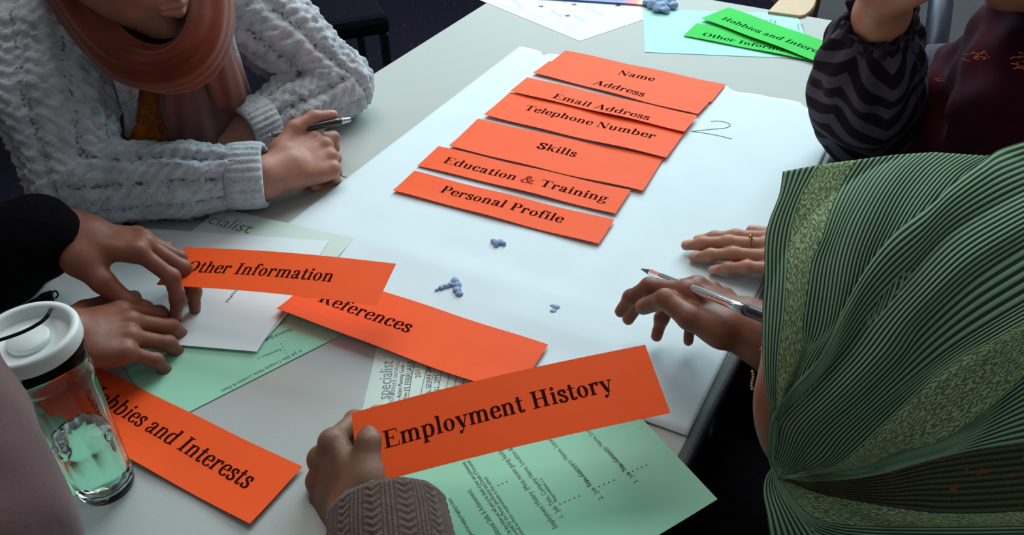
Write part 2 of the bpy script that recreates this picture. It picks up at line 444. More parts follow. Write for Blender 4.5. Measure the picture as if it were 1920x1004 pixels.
# ------------------------------------------------------------------ sheets lying on the table, lowest first
# form under the References strip (page top edge on the left, text runs away from us)
s = Sheet((-.156, .434), 87.2, .21, .24, .0006)
o = s.build('printed_form', M_FORM, 8, 8)
tag(o, 'white planning form with grey logo and handwriting between the References and Employment History strips', 'paper')
def wr(s, o, text, x, y, size, mat, font='sans', **k):
    u, v = s.uv(x, y); return s.write(text, u, v, size, mat, o, font, **k)
def px_line(s, o, pts, wd, mat, name='ruled_line', raise_=.00015):
    """a drawn line through pixels on the sheet"""
    P = [s.uv(*p) for p in pts]
    C = spline(P, max(4, 6*len(P))) if len(P) > 2 else np.array(P)
    t = np.gradient(C, axis=0); t /= np.linalg.norm(t, axis=1)[:, None]; n = np.stack([-t[:, 1], t[:, 0]], 1)*wd/2
    V = [s.at(*(c+d), raise_) for c, d in zip(C, n)]+[s.at(*(c-d), raise_) for c, d in zip(C, n)]
    N = len(C); F = [(i, i+1, N+i+1, N+i) for i in range(N-1)]
    return mesh_obj(name, V, F, mat, o)
def text_between(s, o, text, a, b, size, mat, font='sans', **k):
    """writing whose baseline middle runs from pixel a to pixel b"""
    (u0, v0), (u1, v1) = s.uv(*a), s.uv(*b)
    L = math.hypot(u1-u0, v1-v0); rot = -math.degrees(math.atan2(v1-v0, u1-u0))
    if k.pop('keep', False): wdt = None
    else: wdt = L
    return s.write(text, (u0+u1)/2, (v0+v1)/2, size, mat, o, font, rot=rot, width=wdt, **k)
text_between(s, o, 'specialist', (714, 750), (737, 677), .0195, M_LOGO, name='logo_lettering')
text_between(s, o, 'recruitment services', (729, 763), (749, 678), .0088, M_LOGO)
text_between(s, o, '- Action Planning Guide', (743, 751), (761, 684), .0066, M_INK)
text_between(s, o, 'Date:', (759, 748), (762, 736), .0045, M_INK)
text_between(s, o, '15 FEBRUARY', (761, 735), (775, 678), .0095, M_BIRO, name='handwriting')
text_between(s, o, '2017', (778, 709), (790, 686), .0085, M_BIRO, name='handwriting')
text_between(s, o, 'D. SPARKBR', (797, 742), (813, 688), .008, M_BIRO, name='handwriting')
text_between(s, o, '11  2PM', (816, 734), (824, 704), .0078, M_BIRO, name='handwriting')
for a, b in (((764, 752), (778, 676)), ((788, 744), (801, 685)), ((805, 738), (815, 690)), ((821, 734), (829, 694)), ((836, 731), (844, 699)), ((851, 729), (857, 704)), ((866, 726), (871, 709)), ((882, 722), (885, 712))):
    px_line(s, o, [a, b], .0006, M_INK_GREY)

# mint CV template, lower right, one corner over the table's edge
def lift_r(u, v):
    return .003*max(0, (v-.2)/.097)**2+.010*max(0, (v-.235)/.062)*max(0, (u-.10)/.11)
s = Sheet(T(1345, 938, .001)[:2]-np.array([-.869, -.495])*-.297*1.0, 119.7, .21, .297, .0011, lift_r)
# page bottom-left corner is the pixel corner; walk back up the page for its top
B = T(1345, 938, .003)[:2]; s.o = B-s.ed*.297; s.w = .186
o = s.build('printed_form', M_MINT, 16, 24)
tag(o, 'mint green CV template under the Employment History strip, its corner over the table edge', 'paper')
def tl(text, a, b, size, mat=M_INK_GREY, **k): return text_between(s, o, text, a, b, size, mat, **k)
# pixel positions read off the photograph
tl('Employment History: (Most recent going back)', (1043, 991), (938, 846), .0072)
tl('1.  Job Title, Company Name, Location & Dates', (1054, 972), (944, 822), .0066)
tl('Responsibilities x 5', (1045, 940), (1012, 899), .0052)
tl('2.  Job Title, Company Name, Location & Dates', (1121, 941), (1008, 786), .0066)
tl('Responsibilities x 5', (1109, 911), (1075, 871), .0052)
tl('3.  Job Title, Company Name, Location & Dates', (1185, 911), (1075, 765), .0066)
tl('Responsibilities x 5', (1173, 882), (1137, 842), .0052)
tl('Additional Skills & Achievements:', (940, 1012), (880, 918), .0072)
tl('In the box below you will need to list details of your own achievements', (962, 1006), (867, 868), .0058)
tl('needed for the Person Specification and Details if Personnel', (973, 1004), (876, 866), .0058)
tl('linked to those requirements in the advert', (985, 1005), (907, 896), .0056)
tl('Skills gained from studying and applying to courses', (893, 1016), (841, 936), .0056)
for (x0, y0), (x1, y1), n in (((1050, 946), (1086, 931), 5), ((1114, 917), (1151, 901), 5), ((1178, 888), (1212, 873), 5), ((935, 911), (950, 904), 3)):
    for i in range(n):
        t = i/(n-1)
        u, v = s.uv(x0+(x1-x0)*t, y0+(y1-y0)*t); r = .0008
        mesh_obj('bullet_dot', [s.at(u+r*math.cos(q), v-r*math.sin(q), .00013) for q in np.linspace(0, 2*math.pi, 8, endpoint=False)], [tuple(range(8))], M_INK_GREY, o)

# mint sheets at the left
s = Sheet((0, 0), 221.0, .21, .297, .0006)
c = T(250, 870, 0)[:2]; s.o = c-s.ex*.025
o = s.build('printed_form', M_MINT, 4, 4)
tag(o, 'lower mint green form showing beside the jug under the Hobbies and Interests strip', 'paper')
text_between(s, o, 'Hobbies', (222, 853), (208, 843), .006, M_INK_GREY)
text_between(s, o, 'Name, address,', (150, 690), (178, 704), .005, M_INK_GREY)
s = Sheet((0, 0), 218.2, .21, .297, .0011)
s.o = T(640, 630, 0)[:2]+np.array([.008, .0065])
o = s.build('printed_form', M_MINT, 4, 4)
tag(o, 'mint green form page with items upside down, between the References and the nearest orange strip', 'paper')
text_between(s, o, '4.  Job Title, Company Name, Location & Dates', (566, 658), (415, 733), .0068, M_INK_GREY)
text_between(s, o, 'Responsibilities x 5', (524, 652), (486, 676), .0045, M_INK_GREY)
text_between(s, o, 'Education & Qualifications:', (543, 614), (480, 650), .0068, M_INK)
for i in range(4): text_between(s, o, 'Subject and grade', (533-i*1.5, 600-i*6.2), (500, 622-i*7), .0055, M_INK_GREY)
for i in range(5):
    u, v = s.uv(528+3*i, 645+6*i); r = .0007
    mesh_obj('bullet_dot', [s.at(u+r*math.cos(q), v-r*math.sin(q), .00013) for q in np.linspace(0, 2*math.pi, 8, endpoint=False)], [tuple(range(8))], M_INK_GREY, o)

# the flipchart sheet: torn along its top edge
FA = -27.6
s = Sheet(T(975, 87, .0016)[:2], FA, .573, .745, .0018); s.ed = np.array([math.cos(math.radians(-120)), math.sin(math.radians(-120))])
ol = [(0, .742), (0, .006), (.004, .001), (.03, .003), (.047, .008), (.052, .017), (.06, .021), (.063, .010), (.075, .006), (.1, .005)]
rr = random.Random(3)
u = .11
while u < .35: ol.append((u, .004+rr.uniform(-.0012, .0012))); u += rr.uniform(.008, .02)
for q in ((.365, .004), (.385, .006), (.395, .015), (.405, .019), (.42, .016), (.44, .013), (.455, .015), (.475, .013), (.49, .012), (.505, .014), (.512, .024), (.518, .029), (.526, .022), (.54, .012), (.573, .008)): ol.append(q)
ol += [(.573, .742)]
FLIP = s
V = []; F = []
top = sorted([p for p in ol[1:-1]], key=lambda p: p[0])
NU, NV = 118, 60
tx = np.array([p[0] for p in top]); ty = np.array([p[1] for p in top])
def flip_lift(u, v):
    z = .0006*math.sin(9*u+4*v)+.0005*math.sin(17*v-6*u)
    z += .003*math.exp(-((u-.30)**2/.05+(v-.62)**2/.0006))+.003*math.exp(-((u-.40)**2/.02+(v-.66)**2/.0005))   # soft waves near the hands
    z += .002*math.exp(-((u-.40)**2/.0007+(v-.56)**2/.006))
    e = min(1, min(u, .573-u)/.03, v/.05, (.745-v)/.03)
    return z*max(0, e)+.0006
s.lift = flip_lift
for t in (0, -.0002):
    for j in range(NV+1):
        for i in range(NU+1):
            u = .573*i/NU; v0 = float(np.interp(u, tx, ty)) ; v = v0+(.742-v0)*(j/NV)
            V.append(s.at(u, v, t))
W = NU+1; N = W*(NV+1)
for j in range(NV):
    for i in range(NU):
        q = (j*W+i, (j+1)*W+i, (j+1)*W+i+1, j*W+i+1); F.append(q); F.append(tuple(N+x for x in q[::-1]))
rim = [i for i in range(W)]+[j*W+NU for j in range(1, NV+1)]+[NV*W+i for i in range(NU-1, -1, -1)]+[j*W for j in range(NV-1, 0, -1)]
for i in range(len(rim)): a, b = rim[i], rim[(i+1) % len(rim)]; F.append((a, b, N+b, N+a))
flip = mesh_obj('flipchart_sheet', V, F, M_FLIP, None, True)
bpy.context.view_layer.objects.active = flip
tag(flip, 'large white flipchart sheet with a torn top edge and a handwritten 2', 'paper')
px_line(s, flip, [(1334, 239), (1345, 238), (1362, 241), (1370, 247), (1361, 252), (1338, 254), (1299, 258)], .0015, M_BIRO, 'handwriting', .0004)
px_line(s, flip, [(1299, 258), (1320, 261), (1350, 267), (1375, 274)], .0015, M_BIRO, 'handwriting', .0004)

# page with the logo under the elbow, and the blank page
s = Sheet(T(434, 395, .0035)[:2]-np.array([math.cos(math.radians(-21.5)), math.sin(math.radians(-21.5))])*.02, -21.5, .205, .29, .0034)
s.w, s.h = .143, .2
s.w = .1435+.02+.042
o = s.build('printed_form', M_FORM, 4, 4)
tag(o, 'pale form with a grey logo under the cardigan sleeve and the blank white page', 'paper')
text_between(s, o, 'specialist', (342, 403), (474, 430), .030, M_LOGO, name='logo_lettering', dz=.0002)
s = Sheet((0, 0), -8.6, .297, .2, .0044)
s.o = T(617, 452, .0044)[:2]-s.ex*.297; s.h = .2
s.ed = unit([-.225, -.974])
o = s.build('blank_page', M_WHITE, 4, 4)
tag(o, 'blank white page with a scribbled word, under the orange strip held by the black-sleeved hand', 'paper')
text_between(s, o, 'number', (452, 548), (430, 590), .008, M_BIRO, name='handwriting', italic=.2)

# far side of the table
s = Sheet(T(1087, 77, .0006)[:2], 130.3, .32, .215, .0006); s.o = s.o-s.ed*.215
s = Sheet(T(1087, 77, .0006)[:2], 35.0, .21, .297, .0006)
_B = T(1087, 77, .0006)[:2]; s.ex = unit([.647, -.762]); s.ed = unit([-.81, -.59]); s.w = .297; s.h = .21
s.o = _B-s.ex*.297-s.ed*.21
o = s.build('printed_sheet', M_WHITE, 4, 4)
tag(o, 'white sheet with pale blue headings and small star marks at the far edge', 'paper')
for t_, a, b in (('individual work', (938, 2), (1005, 16)), ('develop ideas', (1024, 26), (1058, 36)), ('reading', (1066, 37), (1096, 46)), ('together', (1040, 2), (1066, 8)), ('to build', (1084, 18), (1128, 30))):
    text_between(s, o, t_, a, b, .014, M_BLUEPRINT)
for x, y in ((1015, 17), (1061, 36), (1073, 13), (1150, 15)):
    u, v = s.uv(x, y)
    pts = [s.at(u+(.008 if i % 2 else .0035)*math.cos(i*math.pi/5), v+(.008 if i % 2 else .0035)*math.sin(i*math.pi/5), .0002) for i in range(10)]
    mesh_obj('star_mark', pts, [tuple(range(9, -1, -1))], M_INK_GREY, o)
px_line(s, o, [(935, 12), (1020, 40)], .0007, M_BLUEPRINT); px_line(s, o, [(1045, 50), (1075, 60)], .0007, M_BLUEPRINT)
# dark blue leaflet lying over it
k = NT('rainbow_leaflet_print', .3, .5); v = k.attr('suv').outputs['Vector']
sx = k.n('ShaderNodeSeparateXYZ'); k.l(v, sx.inputs[0])
k.color(k.ramp(sx.outputs[0], [(0, rgb(60, 96, 176)), (.3, rgb(38, 52, 140)), (.75, rgb(52, 60, 150)), (.9, rgb(210, 70, 60)), (.94, rgb(240, 170, 60)), (.97, rgb(90, 170, 220)), (1, rgb(40, 60, 150))]))
p = [T(1012, -4, .004), T(1212, 9, .004)]; d = unit((p[1]-p[0])[:2]); n_ = np.array([-d[1], d[0]]); Lf = np.linalg.norm((p[1]-p[0])[:2])
q0 = p[0][:2]; vs = []
N_ = 20
for z in (.0045, .001):
    for kk in range(2):
        for i in range(N_+1): vs.append((*(q0+d*Lf*i/N_+n_*.21*kk), TZ+z))
F = []
for i in range(N_):
    F.append((i, i+1, N_+1+i+1, N_+1+i)); b_ = 2*(N_+1); F.append((b_+i, b_+N_+1+i, b_+N_+2+i, b_+i+1)); F.append((b_+i, b_+i+1, i+1, i)); F.append((N_+1+i, N_+2+i, b_+N_+2+i, b_+N_+1+i))
F += [(N_, N_+N_+1, 3*N_+3+N_, 2*N_+2+N_), (0, 2*N_+2, 3*N_+3, N_+1)]
o = mesh_obj('leaflet', vs, F, k.m, None, False, {'suv': [((i % (N_+1))/N_, 0, 0) for i in range(4*(N_+1))]})
tag(o, 'dark blue leaflet with a rainbow corner lying on the far white sheet', 'leaflet')
# mint sheet on the far side
s = Sheet(T(1209, 97, .0008)[:2], -8.0, .297, .21, .0008); s.ex = unit(T(1340, 104, 0)[:2]-T(1209, 97, 0)[:2]); s.o = T(1205, 16, .0008)[:2]
s.ex = unit(T(1495, 26, 0)[:2]-T(1205, 16, 0)[:2]); s.ed = unit(T(1209, 97, 0)[:2]-T(1205, 16, 0)[:2])
MF = s
o = s.build('printed_form', paper_mat('pale_mint_paper', rgb(176, 232, 222)), 4, 4)
tag(o, 'pale mint sheet lying under the two green strips', 'paper')
for i, (a, b) in enumerate((((1424, 34), (1440, 48)), ((1434, 33), (1448, 46)), ((1445, 35), (1455, 46)), ((1488, 40), (1500, 62)), ((1497, 40), (1506, 58)))):
    text_between(s, o, 'List of details', a, b, .006, M_INK_GREY)

# ------------------------------------------------------------------ orange strips on the flipchart, far ones first
STR = [('Name', (.1056, 1.3669), -31.0, .071, (1193, 143), .0044, 'orange strip reading Name, farthest of the column on the flipchart'),
       ('Address', (.0741, 1.3168), -32.8, .057, (1160, 166), .0062, 'orange strip reading Address, touching the Name strip'),
       ('Skills', (-.047, 1.1150), -26.2, .094, (1044, 282), .0048, 'orange strip reading Skills, widest of the column'),
       ('Telephone Number', (.004, 1.2000), -28.6, .088, (1102, 230), .0068, 'orange strip reading Telephone Number'),
       ('Email Address', (.0335, 1.25), -30.1, .059, (1125, 202), .0092, 'orange strip reading Email Address'),
       ('Education & Training', (-.1041, 1.0343), -26.2, .061, (980, 337), .0050, 'orange strip reading Education and Training'),
       ('Personal Profile', (-.134, .9663), -26.2, .057, (938, 383), .0050, 'orange strip reading Personal Profile, nearest of the column')]
EM = .0262
for i, (t_, o_, dg, h, c, z, lab) in enumerate(STR):
    s = Sheet(o_, dg, .297, h, z, curl(h, a=.0020 if i > 0 else .0002, b=.0014 if i > 0 else .0004, ph=i*1.3))
    o = s.build('word_strip', M_ORANGE, 24, 6)
    tag(o, lab, 'card strip', 'orange word strips')
    u, v = s.uv(*c)
    if '&' in t_:
        wl = serif_text(t_)[2]*EM; x0 = u-wl/2
        a = serif_text('Education ')[2]*EM; b = serif_text('&')[2]*EM; c_ = serif_text(' Training')[2]*EM
        s.write('Education', x0+(a-.25*EM)/2, v, EM, M_INK, o); tag(s.write('&', x0+a+b/2, v, EM, M_INK_BROWN, o), 'faded brown ampersand')
        s.write('Training', x0+a+b+.25*EM+(c_-.25*EM)/2, v, EM, M_INK, o)
    else: s.write(t_, u, v, EM, M_INK, o)
# References, and Hobbies and Interests on the near table
s = strip(.0058, -27.3, TR=(1028, 648), h=.081, lift=curl(.081, a=.004, b=.002, ph=2))
o = s.build('word_strip', M_ORANGE, 24, 8); tag(o, 'orange strip reading References, half under the held strip', 'card strip', 'orange word strips')
u, v = s.uv(706, 596); s.write('References', s.uv(776, 612)[0]-serif_text('References')[2]*EM/2, v, EM, M_INK, o)
s = Sheet((-.4545, .6065), -29.5, .297, .0685, .0022, curl(.0685, a=.0035, b=.004, ph=1))
o = s.build('word_strip', M_ORANGE, 24, 8); tag(o, 'orange strip reading Hobbies and Interests, beside the jug', 'card strip', 'orange word strips')
text_between(s, o, 'Hobbies and Interests', (149, 741), (484, 894), EM, M_INK, 'serif')
# green strips
s = Sheet(T(1306, 44, .002)[:2], -31.5, .29, .069, .0022, curl(.069, a=.002, b=.002))
o = s.build('word_strip', M_GREEN, 24, 6); tag(o, 'green strip reading Other Information, partly under the other green one', 'card strip', 'green word strips')
u, v = s.uv(1318, 63); wo = serif_text('Other Information')[2]*.0245; s.write('Other Information', u+wo/2, v+.004, .0245, M_INK_GREEN, o)
gA = T(1366, 14, .006)[:2]; gB = T(1314, 35, .006)[:2]
s = Sheet(gA, -52.3, .29, float(np.linalg.norm(gA-gB)), .006, curl(.085, a=.002, b=.002))
s.ed = unit(gB-gA)
o = s.build('word_strip', M_GREEN, 24, 6); tag(o, 'green strip reading Hobbies and Interests on top, running under the chevron sleeve', 'card strip', 'green word strips')
text_between(s, o, 'Hobbies and Intere', (1357, 32), (1532, 97), .0245, M_INK_GREEN, 'serif')
u, v = s.uv(1532, 97); 

# strips held in hands
def bowed(TL, TR, BL, BR, bow):
    TL, TR, BL, BR = [np.array(q) for q in (TL, TR, BL, BR)]
    n = unit(np.cross(TR-TL, BL-TL))*-1
    if n[2] < 0: n = -n
    L = np.linalg.norm(TR-TL); H = np.linalg.norm(BL-TL)
    def f(u, v, dz):
        a, b = u/L, v/H
        p = TL*(1-a)*(1-b)+TR*a*(1-b)+BL*(1-a)*b+BR*a*b
        return p+n*(bow*math.sin(math.pi*a)+dz)
    return f, L, H
def toward(p, k): return EYE+k*(np.array([p[0], p[1], TZ+p[2]])-EYE)
kE = .895
f, L, H = bowed(toward((-.160, .522, .006), kE), toward((.131, .573, .039), kE), toward((-.145, .450, -.014), kE), toward((.146, .501, .019), kE), .006)
SE = Sheet((0, 0), 0, L, H, frame=f)
o = SE.build('word_strip', M_ORANGE, 30, 8); tag(o, 'orange strip reading Employment History, held up by the brown-cuffed hand', 'card strip', 'orange word strips')
text_between(SE, o, 'Employment History', (717, 824), (1150, 728), EM*.93, M_INK, 'serif')
f, L, H = bowed(toward((-.376, .738, .0517), 1), toward((-.124, .673, .071), 1), toward((-.390, .678, .0457), 1), toward((-.139, .613, .065), 1), .004)
SO = Sheet((0, 0), 0, L, H, frame=f)
o = SO.build('word_strip', M_ORANGE, 30, 8); tag(o, 'orange strip reading Other Information, held out by the black-sleeved hand', 'card strip', 'orange word strips')
text_between(SO, o, 'Other Information', (350, 500), (624, 524), EM, M_INK, 'serif')

# ------------------------------------------------------------------ putty lumps
def lump(pts, z, label, r=.004, seed=0):
    rn = random.Random(seed); bm = bmesh.new()
    for x, y, k_ in pts:
        c = T(x, y, z)
        m_ = Matrix.Translation(tuple(c+np.array([0, 0, r*k_*.45]))) @ Matrix.Diagonal((r*k_, r*k_*rn.uniform(.75, 1.1), r*k_*.6, 1))
        bmesh.ops.create_icosphere(bm, subdivisions=3, radius=1, matrix=m_)
    me = bpy.data.meshes.new('putty_lump'); bm.to_mesh(me); bm.free(); me.materials.append(M_TACK)
    o = bpy.data.objects.new('putty_lump', me); COL.objects.link(o)
    rm = o.modifiers.new('r', 'REMESH'); rm.mode = 'VOXEL'; rm.voxel_size = .0007; rm.use_smooth_shade = True
    dm = o.modifiers.new('s', 'SMOOTH'); dm.iterations = 4
    dg = bpy.context.evaluated_depsgraph_get(); m2 = bpy.data.meshes.new_from_object(o.evaluated_get(dg)); o.modifiers.clear(); o.data = m2
    co = np.empty(len(m2.vertices)*3); m2.vertices.foreach_get('co', co); co = co.reshape(-1, 3)
    for i, c in enumerate(co):
        n = mnoise.noise_vector(Vector(c)*180)*.0009; n2 = mnoise.noise_vector(Vector(c)*70)*(.35*r if r > .008 else 0); co[i] += (n.x+n2.x, n.y+n2.y, n.z*.5+n2.z)
    m2.vertices.foreach_set('co', co.ravel()); m2.update()
    return tag(o, label, 'putty', 'lumps of blue putty')
lump([(926, 454, .9), (931, 458, 1.1), (937, 455, .9), (944, 459, .9), (930, 462, .7)], .0025, 'small pale blue putty lump just below the Personal Profile strip', .0045, 1)
lump([(819, 545, .5), (827, 542, .8), (836, 540, .9), (845, 537, 1.0), (853, 530, 1.2), (858, 538, 1.1), (857, 547, 1.1), (861, 554, 1.0), (850, 528, .8)], .0025, 'long bent pale blue putty lump, largest on the flipchart', .0046, 2)
lump([(1036, 578, .9), (1043, 581, 1.1), (1038, 588, 1.0), (1034, 593, .6), (1046, 586, .7)], .0025, 'small pale blue putty lump above the Employment History strip', .0045, 3)
lump([(1215, 8, 1), (1224, 14, 1.1), (1233, 10, 1.3), (1243, 15, 1.2), (1252, 9, 1.3), (1262, 14, 1), (1232, 20, 1), (1246, 22, 1), (1240, 4, 1.4), (1226, 4, 1.2), (1256, 2, 1.2)], .003, 'big crumpled pale blue putty lump on the mint sheet at the far end', .011, 4)

# ------------------------------------------------------------------ organic shapes: smooth unions of rounded bones, meshed by surface nets
def d_cone(p, a, b, ra, rb):
    a = np.asarray(a, float); b = np.asarray(b, float); ab = b-a
    t = np.clip(((p-a) @ ab)/max(1e-12, float(ab @ ab)), 0, 1)
    return np.linalg.norm(p-a-t[:, None]*ab, axis=1)-(ra+(rb-ra)*t)
def d_ell(p, c, r, R=None):
    q = p-np.asarray(c, float)
    if R is not None: q = q @ np.asarray(R, float)          # columns of R are the axes
    r = np.asarray(r, float)
    k0 = np.linalg.norm(q/r, axis=1); k1 = np.linalg.norm(q/(r*r), axis=1)
    return np.where(k1 > 1e-9, k0*(k0-1)/np.maximum(k1, 1e-9), -r.min())
def smin(a, b, k):
    if k <= 0: return np.minimum(a, b)
    h = np.maximum(k-np.abs(a-b), 0)/k
    return np.minimum(a, b)-h*h*k*.25
def smax(a, b, k): return -smin(-a, -b, k)
class Sdf:
    """prims: ('c', a, b, ra, rb, k) rounded cone; ('e', c, r, R, k) ellipsoid; ('-e', ...) carved out; ('f', fn) any function d, p -> d"""
    def __init__(s): s.P = []; s.lo = np.full(3, 1e9); s.hi = np.full(3, -1e9)
    def grow(s, c, r):
        s.lo = np.minimum(s.lo, np.asarray(c)-r); s.hi = np.maximum(s.hi, np.asarray(c)+r)
    def cone(s, a, b, ra, rb=None, k=.01):
        rb = ra if rb is None else rb; s.P.append(('c', np.array(a, float), np.array(b, float), ra, rb, k)); s.grow(a, ra); s.grow(b, rb); return s
    def chain(s, pts, rs, k=.01):
        for i in range(len(pts)-1): s.cone(pts[i], pts[i+1], rs[i], rs[i+1], k)
        return s
    def ell(s, c, r, R=None, k=.01): s.P.append(('e', np.array(c, float), r, R, k)); s.grow(c, max(r)); return s
    def cut(s, c, r, R=None, k=.004): s.P.append(('-e', np.array(c, float), r, R, k)); return s
    def fn(s, f): s.P.append(('f', f)); return s
    def __call__(s, p):
        d = np.full(len(p), 1e3)
        for q in s.P:
            if q[0] == 'c': d = smin(d, d_cone(p, *q[1:5]), q[5])
            elif q[0] == 'e': d = smin(d, d_ell(p, *q[1:4]), q[4])
            elif q[0] == '-e': d = smax(d, -d_ell(p, *q[1:4]), q[4])
            else: d = q[1](d, p)
        return d
def surface(f, h, lo=None, hi=None, B=8):
    lo = f.lo-4*h if lo is None else np.asarray(lo, float); hi = f.hi+4*h if hi is None else np.asarray(hi, float)
    nb = np.ceil((hi-lo)/(h*B)).astype(int)
    g = np.stack(np.meshgrid(*[np.arange(n) for n in nb], indexing='ij'), -1).reshape(-1, 3)
    d = f(lo+(g+.5)*B*h)
    g = g[np.abs(d) < B*h*1.15]
    loc = np.stack(np.meshgrid(*[np.arange(B+1)]*3, indexing='ij'), -1).reshape(-1, 3)
    cellk, cellv, edges = [], [], []
    S = (nb*B+2).astype(np.int64)
    key = lambda c: (c[:, 0]*S[1]+c[:, 1])*S[2]+c[:, 2]
    cor = np.array([[i, j, k] for i in (0, 1) for j in (0, 1) for k in (0, 1)])
    el = [(a, b) for a in range(8) for b in range(a+1, 8) if np.abs(cor[a]-cor[b]).sum() == 1]
    step = max(1, 400000//len(loc))
    for i in range(0, len(g), step):
        gb = g[i:i+step]; ip = (gb[:, None]*B+loc[None]).reshape(-1, 3)
        D = f(lo+ip*h).reshape(len(gb), B+1, B+1, B+1)
        c8 = np.stack([D[:, a:a+B, b:b+B, c:c+B] for a, b, c in cor], -1)
        ins = c8 < 0; act = ins.any(-1) & ~ins.all(-1)
        bi, x, y, z = np.nonzero(act); v8 = c8[bi, x, y, z]; base = gb[bi]*B+np.stack([x, y, z], 1)
        acc = np.zeros((len(bi), 3)); cnt = np.zeros(len(bi))
        for a, b in el:
            m = (v8[:, a] < 0) != (v8[:, b] < 0)
            t = v8[m, a]/(v8[m, a]-v8[m, b])
            acc[m] += cor[a]+t[:, None]*(cor[b]-cor[a]); cnt[m] += 1
        cellk.append(key(base)); cellv.append(lo+(base+acc/cnt[:, None])*h)
        for ax, b in ((0, 4), (1, 2), (2, 1)):
            m = (v8[:, 0] < 0) != (v8[:, b] < 0)
            edges.append((ax, base[m], v8[m, 0] < 0))
    K = np.concatenate(cellk); V = np.concatenate(cellv); o = np.argsort(K); K = K[o]; V = V[o]
    F = []
    for ax, base, inside in edges:
        e1 = np.zeros(3, int); e2 = np.zeros(3, int); e1[(ax+1) % 3] = 1; e2[(ax+2) % 3] = 1
        ok = np.ones(len(base), bool); q = []
        for off in (0*e1, e1, e1+e2, e2):
            kk = key(base-off); j = np.searchsorted(K, kk); j = np.minimum(j, len(K)-1); ok &= K[j] == kk; q.append(j)
        q = np.stack(q, 1)[ok]; ins = inside[ok]
        q[~ins] = q[~ins][:, ::-1]
        F.append(q)
    return V, np.concatenate(F)
def vnormals(V, F):
    n = np.cross(V[F[:, 2]]-V[F[:, 0]], V[F[:, 3]]-V[F[:, 1]])
    N = np.zeros_like(V)
    for i in range(4): np.add.at(N, F[:, i], n)
    return N/(np.linalg.norm(N, axis=1)[:, None]+1e-12)
def fast_mesh(name, V, F, mat, parent=None, attrs=None, smooth=True):
    me = bpy.data.meshes.new(name); n = F.shape[1]
    me.vertices.add(len(V)); me.vertices.foreach_set('co', V.astype(np.float32).ravel())
    me.loops.add(F.size); me.loops.foreach_set('vertex_index', F.astype(np.int32).ravel())
    me.polygons.add(len(F)); me.polygons.foreach_set('loop_start', np.arange(0, F.size, n, dtype=np.int32))
    me.polygons.foreach_set('loop_total', np.full(len(F), n, dtype=np.int32))
    me.update(calc_edges=True)
    me.polygons.foreach_set('use_smooth', np.full(len(F), smooth))
    for k, v in (attrs or {}).items():
        v = np.asarray(v, np.float32)
        if v.ndim == 1: me.attributes.new(k, 'FLOAT', 'POINT').data.foreach_set('value', v)
        else: me.attributes.new(k, 'FLOAT_VECTOR', 'POINT').data.foreach_set('vector', v.ravel())
    if isinstance(mat, (list, tuple)):
        for m_ in mat: me.materials.append(m_)
    else: me.materials.append(mat)
    me.validate(); me.update()
    o = bpy.data.objects.new(name, me); COL.objects.link(o)
    if parent: o.parent = parent
    return o
def arm_uv(V, chain, radii=None):
    """u = angle round the bone chain, v = length along it, w = distance"""
    best = np.full(len(V), 1e9); out = np.zeros((len(V), 3)); al = 0
    chain = [np.asarray(c, float) for c in chain]
    ref = unit(np.cross(chain[1]-chain[0], chain[-1]-chain[1])+1e-6)
    for a, b in zip(chain[:-1], chain[1:]):
        ab = b-a; L = np.linalg.norm(ab); t = np.clip(((V-a) @ ab)/(L*L), 0, 1); q = V-a-t[:, None]*ab
        d = np.linalg.norm(q, axis=1); w = ab/L; s = unit(np.cross(w, ref)); u = np.cross(s, w)
        ang = np.arctan2(q @ u, q @ s); m = d < best
        best[m] = d[m]; out[m, 0] = ang[m]; out[m, 1] = (al+t*L)[m]; out[m, 2] = d[m]; al += L
    return out

